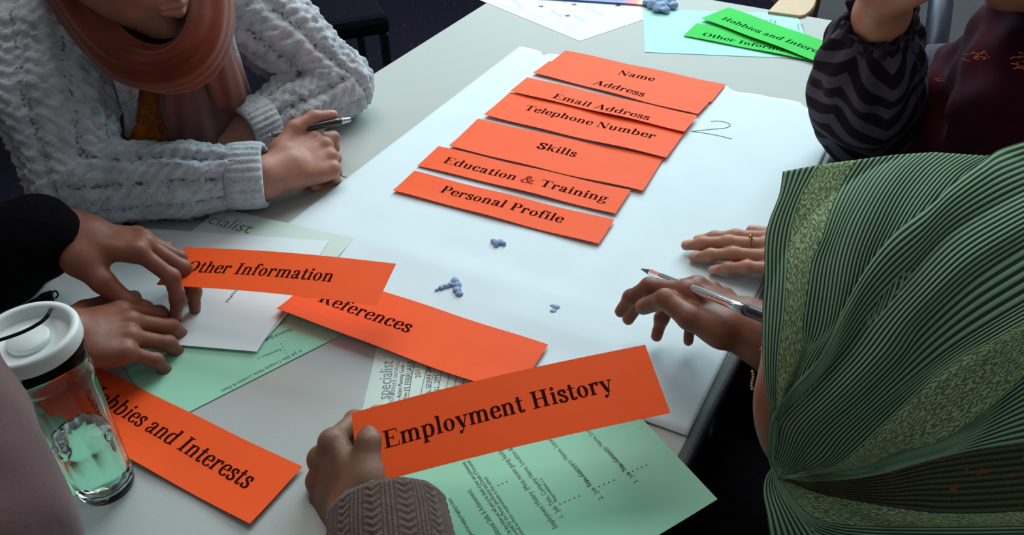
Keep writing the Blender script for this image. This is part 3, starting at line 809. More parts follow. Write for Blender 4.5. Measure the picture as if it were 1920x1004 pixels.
# ------------------------------------------------------------------ hands
FING = {  # base on the palm (x to the tips, y to the thumb side), lengths, radii, for a hand 0.185 m long
 'index': ((.086, .026, .000), (.042, .025, .020), (.0092, .0082, .0074, .0060)),
 'middle': ((.089, .006, .002), (.046, .029, .021), (.0094, .0083, .0075, .0061)),
 'ring': ((.084, -.014, .000), (.042, .027, .021), (.0088, .0078, .0070, .0058)),
 'little': ((.076, -.032, -.003), (.033, .021, .019), (.0078, .0068, .0061, .0051))}
def hand_frame(fwd, back):
    x = unit(fwd); z = unit(np.asarray(back, float)-x*np.dot(x, back)); return x, np.cross(z, x), z
def make_hand(sdf, wrist, fwd, back, side, pose, scale=1.0, thumb=None, nails=None):
    """side +1: the thumb lies on +y of the (fwd, back x fwd, back) frame; pose: finger -> (spread, curl1, curl2, curl3) in degrees"""
    x, y, z = hand_frame(fwd, back); y = y*side
    W = lambda p: np.asarray(wrist)+scale*(p[0]*x+p[1]*y+p[2]*z)
    k = .010*scale
    tips = {}
    # palm: four metacarpals, heel and thumb pad
    for n, b in (('index', (.012, .012, -.002)), ('middle', (.010, .004, -.001)), ('ring', (.010, -.006, -.002)), ('little', (.012, -.015, -.004))):
        m = FING[n][0]; sdf.cone(W(b), W((m[0]-.004, m[1], m[2]-.002)), .0155*scale, .0112*scale, .012*scale)
    sdf.cone(W((.02, -.012, -.008)), W((.062, -.026, -.010)), .014*scale, .0105*scale, k)
    sdf.cone(W((.02, .012, -.008)), W((.048, .024, -.012)), .016*scale, .013*scale, k)
    for n, (b, L, R) in FING.items():
        sp_, c1, c2, c3 = pose[n]
        a = math.radians(sp_); p = np.array(b, float); acc = 0; pts = [W(p)]; d = None
        for l, c in zip(L, (c1, c2, c3)):
            acc += math.radians(c)
            d = np.array([math.cos(acc)*math.cos(a), math.cos(acc)*math.sin(a), -math.sin(acc)]); p = p+d*l; pts.append(W(p))
        rr = [q*scale for q in R]
        for i in range(3):
            sdf.cone(pts[i], pts[i+1], rr[i], rr[i+1], .0045*scale)
            if i < 2: sdf.cone(pts[i+1], pts[i+1]+.0001, rr[i+1]*1.06, None, .003*scale)
        sdf.cone(pts[0], pts[0]+.0001, rr[0]*1.12, None, .007*scale)
        nrm = np.array([math.sin(acc)*math.cos(a), math.sin(acc)*math.sin(a), math.cos(acc)])
        N_ = unit(nrm[0]*x+nrm[1]*y+nrm[2]*z); D_ = unit(pts[3]-pts[2])
        tips[n] = (pts, N_, D_)
        if nails is not None: nails.append((pts[3]+N_*rr[3]*.75-D_*.002*scale, D_, N_, .0052*scale, .0068*scale))
    t = thumb or ((.030, .026, -.010), (.058, .050, -.016), (.086, .062, -.018), (.110, .066, -.020))
    pts = [W(q) for q in t]; rr = [.0160*scale, .0115*scale, .0098*scale, .0080*scale]
    sdf.cone(W((.018, .010, -.006)), pts[0], .014*scale, rr[0], .012*scale)
    for i in range(3): sdf.cone(pts[i], pts[i+1], rr[i], rr[i+1], (.010 if i == 0 else .005)*scale)
    D_ = unit(pts[3]-pts[2]); N_ = unit(z+.9*y-D_*np.dot(z+.9*y, D_))
    tips['thumb'] = (pts, N_, D_)
    if nails is not None: nails.append((pts[3]+N_*rr[3]*.8-D_*.002*scale, D_, N_, .0062*scale, .0078*scale))
    return tips, W
def nail_mask(V, nails):
    m = np.zeros(len(V))
    for c, D_, N_, hw, hl in nails:
        q = V-c; s = np.cross(D_, N_)
        e = ((q @ D_)/hl)**2+((q @ s)/hw)**2+(np.minimum(0, (q @ N_)+.0045)/.001)**2
        m = np.maximum(m, np.clip((1.15-e)*6, 0, 1))
    return m
def skin_mat(name, base, nail, blush, rough=.5, dark=.75):
    k = NT(name, rough, .35); v = k.coord()
    f = k.noise(v, 35, 4, .6); g = k.noise(v, 260, 3)
    c = k.ramp(f, [(.3, tuple(x*dark for x in base[:3])+(1,)), (.55, base), (.8, blush)])
    c = k.mix(k.attr('nail').outputs['Fac'], c, nail)
    k.color(c); k.b.inputs['Subsurface Weight'].default_value = .12; k.b.inputs['Subsurface Scale'].default_value = .01
    k.b.inputs['Subsurface Radius'].default_value = (1, .4, .2)
    k.bump(k.math('ADD', k.math('MULTIPLY', g, .4), k.math('MULTIPLY', k.noise(v, 90, 3), .8)), .3, .0012)
    return k.m
def skin_obj(name, sdf, h, mat, parent, nails=(), wrinkles=()):
    V, F = surface(sdf, h)
    N = vnormals(V, F); m = nail_mask(V, nails)
    V = V+N*(m*.0005)[:, None]
    for c, D_, w_, dep in wrinkles:                    # little creases across a joint
        q = V-c; t = q @ D_; r = np.linalg.norm(q, axis=1)
        V = V-N*(dep*np.exp(-(t/w_)**2)*np.clip(1.3-r/.012, 0, 1))[:, None]
    return V, F, m

def person(label): 
    r = empty('person'); tag(r, label, 'person'); return r

# ------------------------------------------------------------------ heads
def make_head(s, c, fwd, up, sc=1.0):
    f = unit(fwd); u = unit(np.asarray(up)-f*np.dot(up, f)); l = np.cross(u, f)          # l = the person's left
    R = np.stack([f, l, u], 1)
    W = lambda a, b, c_: np.asarray(c)+sc*(a*f+b*l+c_*u)
    e = lambda p, r, k=.01: s.ell(W(*p), [q*sc for q in r], R, k*sc)
    e((-.012, 0, .035), (.098, .076, .088)); e((.022, 0, -.025), (.066, .062, .070), .03)
    e((.030, 0, -.068), (.048, .046, .036), .02); e((.062, 0, -.088), (.020, .021, .017), .018)      # jaw, chin
    e((.058, .032, -.022), (.022, .022, .020), .02); e((.058, -.032, -.022), (.022, .022, .020), .02)  # cheeks
    e((.072, 0, .034), (.018, .050, .014), .02)                                                       # brow
    s.cone(W(.086, 0, .016), W(.108, 0, -.020), .0065*sc, .0095*sc, .010*sc)                           # nose
    for q in (1, -1): e((.098, .009*q, -.022), (.010, .007, .006), .005)
    for q in (1, -1): s.cut(W(.092, .031*q, .008), [.014*sc, .015*sc, .010*sc], R, .010*sc)
    s.cone(W(.0860, .019, -.0520), W(.0925, 0, -.0490), .0034*sc, .0052*sc, .005*sc); s.cone(W(.0860, -.019, -.0520), W(.0925, 0, -.0490), .0034*sc, .0052*sc, .005*sc)
    s.cone(W(.0850, .016, -.0600), W(.0905, 0, -.0610), .0040*sc, .0064*sc, .005*sc); s.cone(W(.0850, -.016, -.0600), W(.0905, 0, -.0610), .0040*sc, .0064*sc, .005*sc)
    for a_, b_ in ((1, 0), (-1, 0)): s.fn(lambda d, p, A=W(.0868, .021*a_, -.0560), B=W(.0975, 0, -.0552): smax(d, -d_cone(p, A, B, .0014*sc, .0017*sc), .0015*sc))
    for q in (1, -1): e((-.004, .076*q, -.005), (.016, .006, .028), .006)
    return W, R
def eyes(W, R, parent, sc=1.0):
    for q in (1, -1):
        bm = bmesh.new(); m = Matrix.Translation(tuple(W(.079, .031*q, .006)))
        bmesh.ops.create_uvsphere(bm, u_segments=20, v_segments=12, radius=.0118*sc, matrix=m)
        e = bm_obj('eye', bm, M_EYEW, parent, True)
        bm = bmesh.new(); c = W(.0865, .031*q, .004)
        bmesh.ops.create_uvsphere(bm, u_segments=16, v_segments=10, radius=.0058*sc, matrix=Matrix.Translation(tuple(c)))
        bm_obj('iris', bm, M_IRIS, e, True)
        # upper lid
        pts = [W(.082+.010*math.cos(t*.9), .031*q+.0135*t, .0085+.0045*math.cos(t*1.3)) for t in np.linspace(-1, 1, 7)]
        sweep('eyelid', pts, .0024*sc, SKIN1 if parent.get('tone', 0) == 1 else SKIN2, parent, 8)
M_EYEW = simple('eye_white', rgb(225, 222, 215), .2, .5); M_IRIS = simple('dark_iris', rgb(40, 26, 20), .1, .6)
SKIN1 = skin_mat('fair_skin', rgb(170, 118, 100), rgb(196, 138, 126), rgb(184, 116, 102))
SKIN2 = skin_mat('warm_brown_skin', rgb(142, 88, 70), rgb(176, 124, 108), rgb(158, 90, 72))
SKIN3 = skin_mat('dark_brown_skin', rgb(134, 82, 64), rgb(150, 98, 82), rgb(144, 84, 66))
SKIN4 = skin_mat('tan_skin', rgb(176, 124, 100), rgb(202, 150, 132), rgb(188, 124, 102))

def cloth_tube(name, pts, radii, mat, parent, folds=5, amp=.16, seg=72, n=150, flat=1.0, upv=(0, 0, 1), twist=2.0, cap=True, ph=0.0, wrink=.0):
    C = spline(np.hstack([np.asarray(pts, float), np.asarray(radii, float).reshape(-1, 1)]), n)
    c, r = C[:, :3], C[:, 3]
    t = np.gradient(c, axis=0); t /= np.linalg.norm(t, axis=1)[:, None]
    s = np.cross(t, np.asarray(upv, float)); s /= np.linalg.norm(s, axis=1)[:, None]+1e-9
    u = np.cross(s, t); al = np.concatenate([[0], np.cumsum(np.linalg.norm(np.diff(c, axis=0), axis=1))])
    a = np.arange(seg)*2*math.pi/seg; A, AL = np.meshgrid(a, al)
    m = 1+amp*(np.sin(folds*A+twist*np.sin(AL*9)+ph)*.6+np.sin((folds*2-1)*A-twist*2*np.cos(AL*7+1)+2*ph)*.4)
    m += wrink*np.sin(AL*90+3*np.sin(2*A))*np.sin(A*1.5+AL*14)
    V = c[:, None]+(r[:, None]*m)[..., None]*(np.cos(A)[..., None]*s[:, None]+flat*np.sin(A)[..., None]*u[:, None])
    V = V.reshape(-1, 3); i, k = np.meshgrid(np.arange(n-1), np.arange(seg), indexing='ij'); k2 = (k+1) % seg
    F = np.stack([i*seg+k, i*seg+k2, (i+1)*seg+k2, (i+1)*seg+k], -1).reshape(-1, 4)
    if cap:
        F = list(map(tuple, F)); V = np.vstack([V, c[:1], c[-1:]]); b = len(V)-2
        for q in range(seg): F.append((b, (q+1) % seg, q)); F.append((b+1, (n-1)*seg+q, (n-1)*seg+(q+1) % seg))
        S = np.vstack([np.stack([A.ravel(), AL.ravel(), 0*A.ravel()], 1), [[0, 0, 0], [0, al[-1], 0]]])
        return mesh_obj(name, V, F, mat, parent, True, {'suv': S})
    return fast_mesh(name, V, F, mat, parent, {'suv': np.stack([A.ravel(), AL.ravel(), 0*A.ravel()], 1)})

# ================================================================== woman in the grey cardigan
W1 = person('woman in grey cable-knit cardigan and rust scarf leaning on crossed forearms, holding a pen')
W1['tone'] = 1
SR, ER, WR = T(95, 70, .20), T(150, 350, .050), T(505, 329, .045)
SL, EL, WL = T(415, -15, .20), T(632, 160, .052), T(452, 252, .040)
HR = WR
faceH = unit([.859, -.512, 0])
NB = (SR+SL)/2+np.array([0, 0, .02])+faceH*.02
cR = Q(262, -38, .945)  # tuned below
fw1_ = unit(faceH*math.cos(.42)+np.array([.25, -.1, -math.sin(.42)])); up1 = unit(np.array([0, 0, 1])+.42*faceH)
fw1 = unit(faceH*math.cos(.30)+np.array([.10, -.10, -math.sin(.30)]))
up1 = unit(np.array([0, 0, 1])+.30*faceH)
_l = np.cross(unit(up1-fw1*np.dot(up1, fw1)), fw1); _u1 = np.cross(fw1, _l)
cR = Q(326, 70, .93)-fw1*.078+_u1*.100
body = Sdf(); nails = []
Wh, Rh = make_head(body, cR, fw1, up1)
HEAD1 = Wh
s_head = body
body.chain([NB-np.array([0, 0, .02]), Wh(-.02, 0, -.06)], [.052, .050], .03)
V1, F1, m1 = skin_obj('head', body, .0024, SKIN1, None)
# right hand: a loose fist round the pen, back of the hand up
hs = Sdf(); nl = []
fwdR = unit(T(640, 266, .045)-T(505, 327, .046))
upR = unit(np.array([.18, -.42, 1.0]))
pose = {'index': (4, 30, 50, 20), 'middle': (0, 62, 82, 45), 'ring': (-3, 72, 88, 50), 'little': (-8, 78, 90, 50)}
thumbR = ((.034, .030, -.004), (.066, .046, .010), (.098, .046, .016), (.123, .036, .016))
tipsR, WhR = make_hand(hs, WR+fwdR*.006, fwdR, upR, +1, pose, .98, thumbR, nl)
hs.chain([WR+fwdR*.03, WR-fwdR*.01, WR-unit(WR-ER)*.09, (WR*.4+ER*.6)], [.024, .0255, .031, .034], .012)
V2, F2, m2 = skin_obj('hand', hs, .0017, SKIN1, None, nl)
# left forearm and hand, running in under the right sleeve
ls = Sdf(); nl2 = []
dL = unit(T(355, 292, .02)-T(452, 250, .040))
ls.chain([WL-unit(WL-EL)*.10, WL-unit(WL-EL)*.02, WL+dL*.04, WL+dL*.07], [.032, .029, .0255, .024], .012)
tl_, _ = make_hand(ls, WL+dL*.065, unit(dL+np.array([0, 0, -.06])), (0, 0, 1), -1, {'index': (3, 40, 70, 40), 'middle': (0, 45, 72, 40), 'ring': (-3, 48, 72, 40), 'little': (-7, 50, 75, 40)}, .90, None, nl2)
V3, F3, m3 = skin_obj('hand', ls, .0022, SKIN1, None, nl2)
# trunk and legs under the clothes, seated
HIP = np.array([NB[0]-.10, NB[1]+.06, .50])
bs = Sdf(); bs.chain([HIP, (HIP+NB)/2, NB-np.array([0, 0, .03])], [.13, .11, .07], .05)
bs.chain([SR, ER], [.045, .036], .03); bs.chain([SL, EL], [.045, .036], .03); bs.cone(SR, SL, .05, .05, .05)
bs.chain([ER, ER+(WR-ER)*.5], [.036, .034], .02); bs.chain([EL, EL+(WL-EL)*.5], [.036, .032], .02)
V4, F4 = surface(bs, .008)
def join_meshes(parts):
    Vs, Fs, o = [], [], 0
    for V, F in parts: Vs.append(V); Fs.append(F+o); o += len(V)
    return np.vstack(Vs), np.vstack(Fs)
VV, FF = join_meshes([(V1, F1), (V2, F2), (V3, F3), (V4, F4)])
fast_mesh('body', VV, FF, SKIN1, W1, {'nail': np.concatenate([m1*0, m2, m3, np.zeros(len(V4))])})
eyes(Wh, Rh, W1)
LIP = simple('lips', rgb(168, 96, 92), .45, .4)

# cable-knit cardigan
k = NT('grey_cable_knit', .95, .05); v = k.coord(); at = k.attr('suv').outputs['Vector']
sx = k.n('ShaderNodeSeparateXYZ'); k.l(at, sx.inputs[0])
f1 = k.noise(v, 26, 5, .65); f2 = k.noise(v, 420, 4, .7); f3 = k.noise(v, 120, 4, .7)
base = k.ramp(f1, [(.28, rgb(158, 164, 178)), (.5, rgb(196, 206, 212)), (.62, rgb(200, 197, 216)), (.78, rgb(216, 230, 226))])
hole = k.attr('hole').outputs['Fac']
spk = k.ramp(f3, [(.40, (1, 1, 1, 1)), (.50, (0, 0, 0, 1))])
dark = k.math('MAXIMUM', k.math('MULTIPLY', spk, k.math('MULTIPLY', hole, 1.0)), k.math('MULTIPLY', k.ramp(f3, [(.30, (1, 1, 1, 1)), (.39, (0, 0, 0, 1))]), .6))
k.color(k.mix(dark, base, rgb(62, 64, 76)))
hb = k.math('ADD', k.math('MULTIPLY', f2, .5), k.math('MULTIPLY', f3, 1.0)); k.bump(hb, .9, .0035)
k.b.inputs['Sheen Weight'].default_value = .35; k.b.inputs['Sheen Roughness'].default_value = .6
M_KNIT = k.m

def knit_displace(V, F, chain, r0, amp=.0046, col=.040, pitch=.050):
    uv = arm_uv(V, chain); N = vnormals(V, F)
    s = uv[:, 0]*r0; v = uv[:, 1]
    n = max(3, round(2*math.pi*r0/col)); cw = 2*math.pi*r0/n
    x = ((s/cw) % 1.0)-.5
    ci = np.floor(s/cw)
    ph = v/pitch*2*math.pi+ci*1.7
    h = np.zeros(len(V))
    for q in (0, 2.094, 4.189):
        c = .20*np.sin(ph+q); up = .75+.35*np.cos(ph+q)
        h = np.maximum(h, np.sqrt(np.clip(1-((x-c)/.17)**2, 0, 1))*up)
    wob = np.zeros(len(V)); rg_ = np.random.RandomState(4)
    for _ in range(9):
        w_ = rg_.normal(size=3); w_ *= 2*math.pi/rg_.uniform(.007, .022)/np.linalg.norm(w_); wob += np.sin(V @ w_+rg_.uniform(0, 6.3))
    rope = .12*np.sin(v/.0065*2*math.pi+x*9)
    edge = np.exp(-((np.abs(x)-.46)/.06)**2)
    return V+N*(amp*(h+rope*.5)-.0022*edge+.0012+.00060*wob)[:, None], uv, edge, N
def cuff(name, c, d, r0, r1, L, mat, parent, chain_r=None, th=.005, ribs=34):
    """turned-back ribbed cuff round the axis d"""
    d = unit(d); s = unit(np.cross(d, (0, 0, 1))); u = np.cross(s, d); seg = ribs*6; V = []; F = []
    prof = [(0, r0-th), (0, r0-.001), (.002, r0+.0015), (L*.3, r0+(r1-r0)*.3+.003), (L*.7, r0+(r1-r0)*.7+.0035), (L-.002, r1+.002), (L, r1), (L, r1-th), (L*.6, r1-th-.001)]
    for i, (a, r) in enumerate(prof):
        for q in range(seg):
            t = 2*math.pi*q/seg; rr = r+(.0011*math.sin(ribs*t) if 1 < i < 7 else 0)+.0015*math.sin(3*t+1)
            V.append(np.asarray(c)+d*(a+.002*math.sin(2*t+.5))+rr*(math.cos(t)*s+math.sin(t)*u*.93))
    for i in range(len(prof)-1):
        for q in range(seg): F.append((i*seg+q, i*seg+(q+1) % seg, (i+1)*seg+(q+1) % seg, (i+1)*seg+q))
    return mesh_obj(name, V, F, mat, parent, True, {'hole': [.25]*len(V)})

def sleeve_surface(fn_build, h): 
    s = Sdf(); fn_build(s); return surface(s, h)+(s,)
dR = unit(WR-ER); dLs = unit(WL-EL)
cs = Sdf()
cs.chain([SR, (SR*.5+ER*.5)+np.array([-.008, 0, .012]), ER+np.array([0, 0, .004])], [.068, .064, .053], .02)
cs.chain([ER+np.array([0, 0, .004]), ER*.45+WR*.55, WR-dR*.045], [.051, .043, .036], .015)
V, F = surface(cs, .0026)
Vr, uvr, edr, Nr = knit_displace(V, F, [SR, ER, WR], .056)
partsV = [(Vr, F)]; holes = [edr]
cs2 = Sdf()
cs2.chain([SL, SL*.5+EL*.5+np.array([0, 0, .008]), EL+np.array([0, 0, .004])], [.064, .056, .048], .02)
cs2.chain([EL+np.array([0, 0, .002]), EL*.5+WL*.5, WL-dLs*.050], [.048, .043, .037], .015)
V, F = surface(cs2, .0028)
Vl, uvl, edl, Nl = knit_displace(V, F, [SL, EL, WL], .052)
partsV.append((Vl, F)); holes.append(edl)
# back and fronts of the cardigan, open down the middle
leftd = unit(SL-SR)
ct = Sdf()
BK = NB-faceH*.06
ct.chain([HIP+np.array([0, 0, .02]), (HIP+BK)/2-faceH*.02, BK+np.array([0, 0, -.06])], [.175, .165, .11], .05)
ct.cone(SR-faceH*.01, SL-faceH*.01, .066, .064, .05)
op = NB+faceH*.10
def opening(d, p):
    q = p-op; a = q @ leftd; b = q @ faceH
    w = .075+.06*np.clip(-(q[:, 2]+.02)/.25, 0, 1)
    slot = np.maximum(np.abs(a-.005)-w, -(b+.14))
    inner = d+.018
    return smax(d, -np.maximum(slot, -1e3), .012)
ct.fn(opening)
V, F = surface(ct, .0036)
Vt, uvt, edt, Nt = knit_displace(V, F, [HIP, BK], .15, .0036, .045, .055)
partsV.append((Vt, F)); holes.append(edt)
VV, FF = join_meshes(partsV)
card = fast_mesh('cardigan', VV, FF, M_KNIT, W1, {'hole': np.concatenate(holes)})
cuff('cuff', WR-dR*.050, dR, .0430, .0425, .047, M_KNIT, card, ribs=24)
def lapel(pts, radii):
    o = cloth_tube('lapel', pts, radii, M_KNIT, card, 4, .10, 48, 160, .7)
    n_ = len(o.data.vertices); o.data.attributes.new('hole', 'FLOAT', 'POINT').data.foreach_set('value', np.full(n_, .4, np.float32))
lapel([Q(400, -40, 1.02), Q(412, 20, 1.02), Q(425, 75, 1.06), Q(440, 125, 1.11), Q(455, 170, 1.16), Q(470, 215, 1.21)], [.011, .011, .010, .010, .010, .009])
lapel([Q(150, -10, .99), Q(190, 70, .985), Q(228, 130, 1.0), Q(243, 190, 1.04), Q(244, 250, 1.07), Q(240, 315, 1.10)], [.012, .013, .013, .013, .012, .011])
cuff('cuff', WL-dLs*.046, dLs, .0450, .0440, .045, M_KNIT, card)
# patterned top under the scarf
k = NT('orange_batik_cotton', .8, .1); v = k.coord('Object')
vr = k.n('ShaderNodeTexVoronoi', _feature='DISTANCE_TO_EDGE'); vr.inputs['Scale'].default_value = 34; k.l(v, vr.inputs['Vector'])
vb = k.n('ShaderNodeTexVoronoi'); vb.inputs['Scale'].default_value = 260; k.l(v, vb.inputs['Vector'])
c1 = k.ramp(vb.outputs['Distance'], [(.2, rgb(84, 46, 24)), (.45, rgb(150, 92, 40))])
c2 = k.ramp(k.noise(v, 60, 2), [(.4, rgb(196, 96, 22)), (.7, rgb(120, 74, 30))])
k.color(k.mix(k.ramp(vr.outputs[0], [(.05, (0, 0, 0, 1)), (.14, (1, 1, 1, 1))]), c2, c1)); M_BATIK = k.m
tp_ = Sdf(); tp_.chain([HIP+faceH*.05-leftd*.03, (HIP+NB)/2+faceH*.075-leftd*.055, NB+np.array([0, 0, -.045])+faceH*.012-leftd*.02], [.110, .095, .065], .05)
V, F = surface(tp_, .005)
fast_mesh('patterned_top', V, F, M_BATIK, W1)
# dark trousers and chair are hidden; legs keep the figure whole
M_DARKCLOTH = simple('black_cloth', rgb(20, 20, 26), .9, .1, grain=.25, gscale=120, bump=.3)
lg = Sdf(); KN = [HIP+faceH*.42+leftd*.1*q+np.array([0, 0, .02]) for q in (1, -1)]
for kn, q in zip(KN, (1, -1)): lg.chain([HIP+leftd*.09*q, kn, np.array([kn[0]-.03, kn[1], .07]), np.array([kn[0], kn[1], .04])+faceH*.12], [.105, .068, .045, .04], .03)
V, F = surface(lg, .011); fast_mesh('trousers', V, F, M_DARKCLOTH, W1)
# hair (above the frame)
hr = Sdf(); hr.ell(Wh(-.026, 0, .05), (.102, .088, .095), Rh); hr.ell(Wh(-.07, 0, -.03), (.05, .075, .07), Rh, .03)
V, F = surface(hr, .004); V = V+vnormals(V, F)*(.0015*np.sin(V[:, 0]*700+V[:, 1]*300))[:, None]
fast_mesh('hair', V, F, simple('brown_hair', rgb(78, 54, 42), .6, .3), W1)
# scarf
def scarf_mat(name, c, c2, scale=900):
    k = NT(name, .9, .05); v = k.coord(); k.color(k.ramp(k.noise(v, 18, 4), [(.3, c2), (.7, c)])); k.bump(k.noise(v, scale, 3), .35, .001)
    k.b.inputs['Sheen Weight'].default_value = .2; return k.m
M_RUST = scarf_mat('rust_wool_scarf', rgb(120, 52, 32), rgb(96, 40, 27)); M_RUST2 = scarf_mat('brown_wool_scarf', rgb(92, 46, 42), rgb(74, 38, 38))
sc = cloth_tube('scarf', [Q(70, -120, 1.0), Q(118, -40, .95), Q(176, 50, .92), Q(236, 112, .905), Q(302, 132, .905), Q(358, 112, .91), Q(388, 56, .93), Q(385, -20, .97), Q(330, -110, 1.03)], [.028, .027, .025, .0240, .0235, .0245, .0255, .027, .028], M_RUST, W1, 5, .15, flat=1.15, upv=(-.1, -.6, 1))
cloth_tube('inner_fold', [Q(120, -110, .99), Q(168, -30, .955), Q(222, 52, .955), Q(285, 92, .965), Q(340, 84, .975), Q(372, 20, .98), Q(360, -60, 1.0)], [.022, .021, .019, .017, .017, .018, .02], M_RUST2, sc, 4, .16, upv=(-.1, -.6, 1))
cloth_tube('scarf_tail', [Q(325, 105, .945), Q(346, 160, 1.01), Q(368, 215, 1.08), Q(392, 275, 1.15), Q(402, 330, 1.22)], [.028, .046, .056, .062, .060], M_RUST2, sc, 5, .10, flat=.40, upv=(.6, -.5, .3))
cloth_tube('scarf_tail', [Q(392, 70, .96), Q(408, 120, 1.03), Q(428, 165, 1.10), Q(440, 205, 1.17), Q(448, 250, 1.24)], [.026, .030, .032, .034, .034], M_RUST, sc, 4, .12, flat=.55, upv=(.6, -.5, .3))
cloth_tube('scarf_end', [Q(440, 192, 1.16), Q(475, 186, 1.19), Q(520, 186, 1.24)], [.016, .014, .012], M_RUST, sc, 3, .12, flat=.6)

# pens
M_PENBLK = simple('black_pen_plastic', rgb(26, 24, 28), .25, .6); M_CHROME = simple('silver_pen_metal', rgb(190, 196, 202), .2, .6, .9)
def pen(label, pts, parts):
    """parts: (name, distance from, distance to, r0, r1, material) along the axis from pts[0] to pts[1]"""
    a, b = np.asarray(pts[0]), np.asarray(pts[1]); d = unit(b-a); root = None
    for nm, t0, t1, r0, r1, mt in parts:
        n = 2; o = sweep(nm, [a+d*t0, a+d*(t0*.5+t1*.5), a+d*t1], [r0, (r0+r1)/2, r1], mt, root, 20, 8, True)
        if root is None: root = o
    return tag(root, label, 'pen')
pa, pb = T(492, 257, .072), T(657, 224, .066)
Lp = np.linalg.norm(pb-pa)
pen('slim black and silver pen in the hand of the woman in the grey cardigan', (pa, pb),
    [('pen', .032, Lp-.014, .0042, .0056, M_PENBLK), ('pen_tip', 0, .012, .0006, .0028, M_CHROME), ('grip', .012, .034, .0030, .0042, simple('grey_pen_grip', rgb(110, 112, 118), .3, .6, .5)), ('push_button', Lp-.014, Lp, .0046, .0034, M_CHROME)])

# ================================================================== woman in the green striped headscarf
W3 = person('woman seen from behind in a green striped headscarf, holding a clear pen over the flipchart')
HC = Q(1800, 640, .57)
fw3 = unit(-.42*RT+.80*FW-.20*UP); up3 = unit(UP*.9-.3*RT*0+FW*.1)
hs = Sdf()
cH = Q(1672, 655, .60)
Wh3, Rh3 = make_head(hs, cH, fw3, up3, 1.0)
ck = Q(1500, 765, .562); hs.ell(ck, (.032, .030, .050), np.stack([RT, FW, UP], 1), .02)      # the cheek that shows past the scarf
hs.ell(Q(1480, 640, .58), (.019, .018, .036), np.stack([RT, FW, UP], 1), .015)
NB3 = HC+np.array([.10, -.055, -.17])
hs.chain([cH-UP*.05, NB3], [.05, .052], .03)
V1, F1 = surface(hs, .003)
# right hand, open and palm down, fingers drooping
hp = Sdf(); nl3 = []
WP = T(1452, 642, .085); fP = unit(T(1320, 548, .090)-WP); bP = unit(np.array([.15, .62, 1.0]))
thumbP = ((.034, .030, -.010), (.062, .044, -.014), (.093, .046, -.013), (.113, .040, -.036))
tipsP, WhP = make_hand(hp, WP+fP*.004, fP, bP, +1, {'index': (5, 26, 34, 22), 'middle': (2, 34, 34, 18), 'ring': (-1, 44, 40, 20), 'little': (-6, 50, 46, 22)}, .98, thumbP, nl3)
EP = np.array([.36, .47, TZ-.02])
hp.chain([WP+fP*.03, WP, WP*.6+EP*.4, EP], [.0245, .0265, .034, .042], .014)
V2, F2, m2 = skin_obj('hand', hp, .0016, SKIN3, None, nl3)
SH3 = [NB3+np.array([.09, .155, -.03]), NB3+np.array([-.09, -.155, -.03])]
HIP3 = np.array([NB3[0]+.13, NB3[1]-.08, .50])
bs = Sdf(); bs.chain([HIP3, (HIP3+NB3)/2, NB3-np.array([0, 0, .03])], [.13, .11, .07], .05); bs.cone(SH3[0], SH3[1], .05, .05, .05)
bs.chain([SH3[0], EP], [.045, .036], .03)
EL3 = np.array([.16, .12, TZ-.12]); HL3 = np.array([.22, .30, TZ-.14])
bs.chain([SH3[1], EL3, HL3], [.045, .034, .024], .03)
V4, F4 = surface(bs, .009)
hl = Sdf(); nl4 = []; f4 = unit(HL3-EL3)
make_hand(hl, HL3, unit(f4+np.array([.2, .1, 0])), (0, 0, 1), -1, {n: (0, 25, 35, 20) for n in FING}, .95, None, nl4)
V5, F5, m5 = skin_obj('hand', hl, .0025, SKIN3, None, nl4)
VV, FF = join_meshes([(V1, F1), (V2, F2), (V4, F4), (V5, F5)])
fast_mesh('body', VV, FF, SKIN3, W3, {'nail': np.concatenate([np.zeros(len(V1)), m2, np.zeros(len(V4)), m5])})
W3['tone'] = 2; eyes(Wh3, Rh3, W3)
# black clothes
cl = Sdf(); cl.chain([HIP3, (HIP3+NB3)/2, NB3-np.array([0, 0, .09])], [.17, .155, .10], .06); cl.cone(SH3[0]-np.array([0, 0, .02]), SH3[1]-np.array([0, 0, .02]), .062, .062, .05)
cl.chain([SH3[0]-np.array([0, 0, .02]), EP, EP*.45+WP*.55], [.06, .050, .036], .03); cl.chain([SH3[1]-np.array([0, 0, .02]), EL3, HL3-f4*.03], [.06, .048, .034], .03)
for q, kn in ((1, HIP3+np.array([-.30, .26, .02])), (-1, HIP3+np.array([-.36, .08, .02]))):
    cl.chain([HIP3, kn, np.array([kn[0], kn[1], .08])], [.12, .085, .07], .05)
V, F = surface(cl, .007); N = vnormals(V, F)
V = V+N*(.003*np.sin(V[:, 0]*60+5*np.sin(V[:, 2]*22))*np.sin(V[:, 1]*45))[:, None]
fast_mesh('black_robe', V, F, M_DARKCLOTH, W3)
# headscarf material: ribs, woven bands, a brown printed fold
k = NT('green_striped_scarf', .85, .1); at = k.attr('suv').outputs['Vector']; sx = k.n('ShaderNodeSeparateXYZ'); k.l(at, sx.inputs[0])
v = k.coord()
u_, v_, ty = sx.outputs[0], sx.outputs[1], sx.outputs[2]
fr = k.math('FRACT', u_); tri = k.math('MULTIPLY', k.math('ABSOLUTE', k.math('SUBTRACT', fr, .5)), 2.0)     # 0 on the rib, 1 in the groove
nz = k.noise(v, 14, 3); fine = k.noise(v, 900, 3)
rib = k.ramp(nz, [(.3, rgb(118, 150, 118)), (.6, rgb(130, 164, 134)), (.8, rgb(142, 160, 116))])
stripe = k.mix(k.ramp(tri, [(.42, (0, 0, 0, 1)), (.62, (1, 1, 1, 1))]), rib, rgb(44, 62, 50))
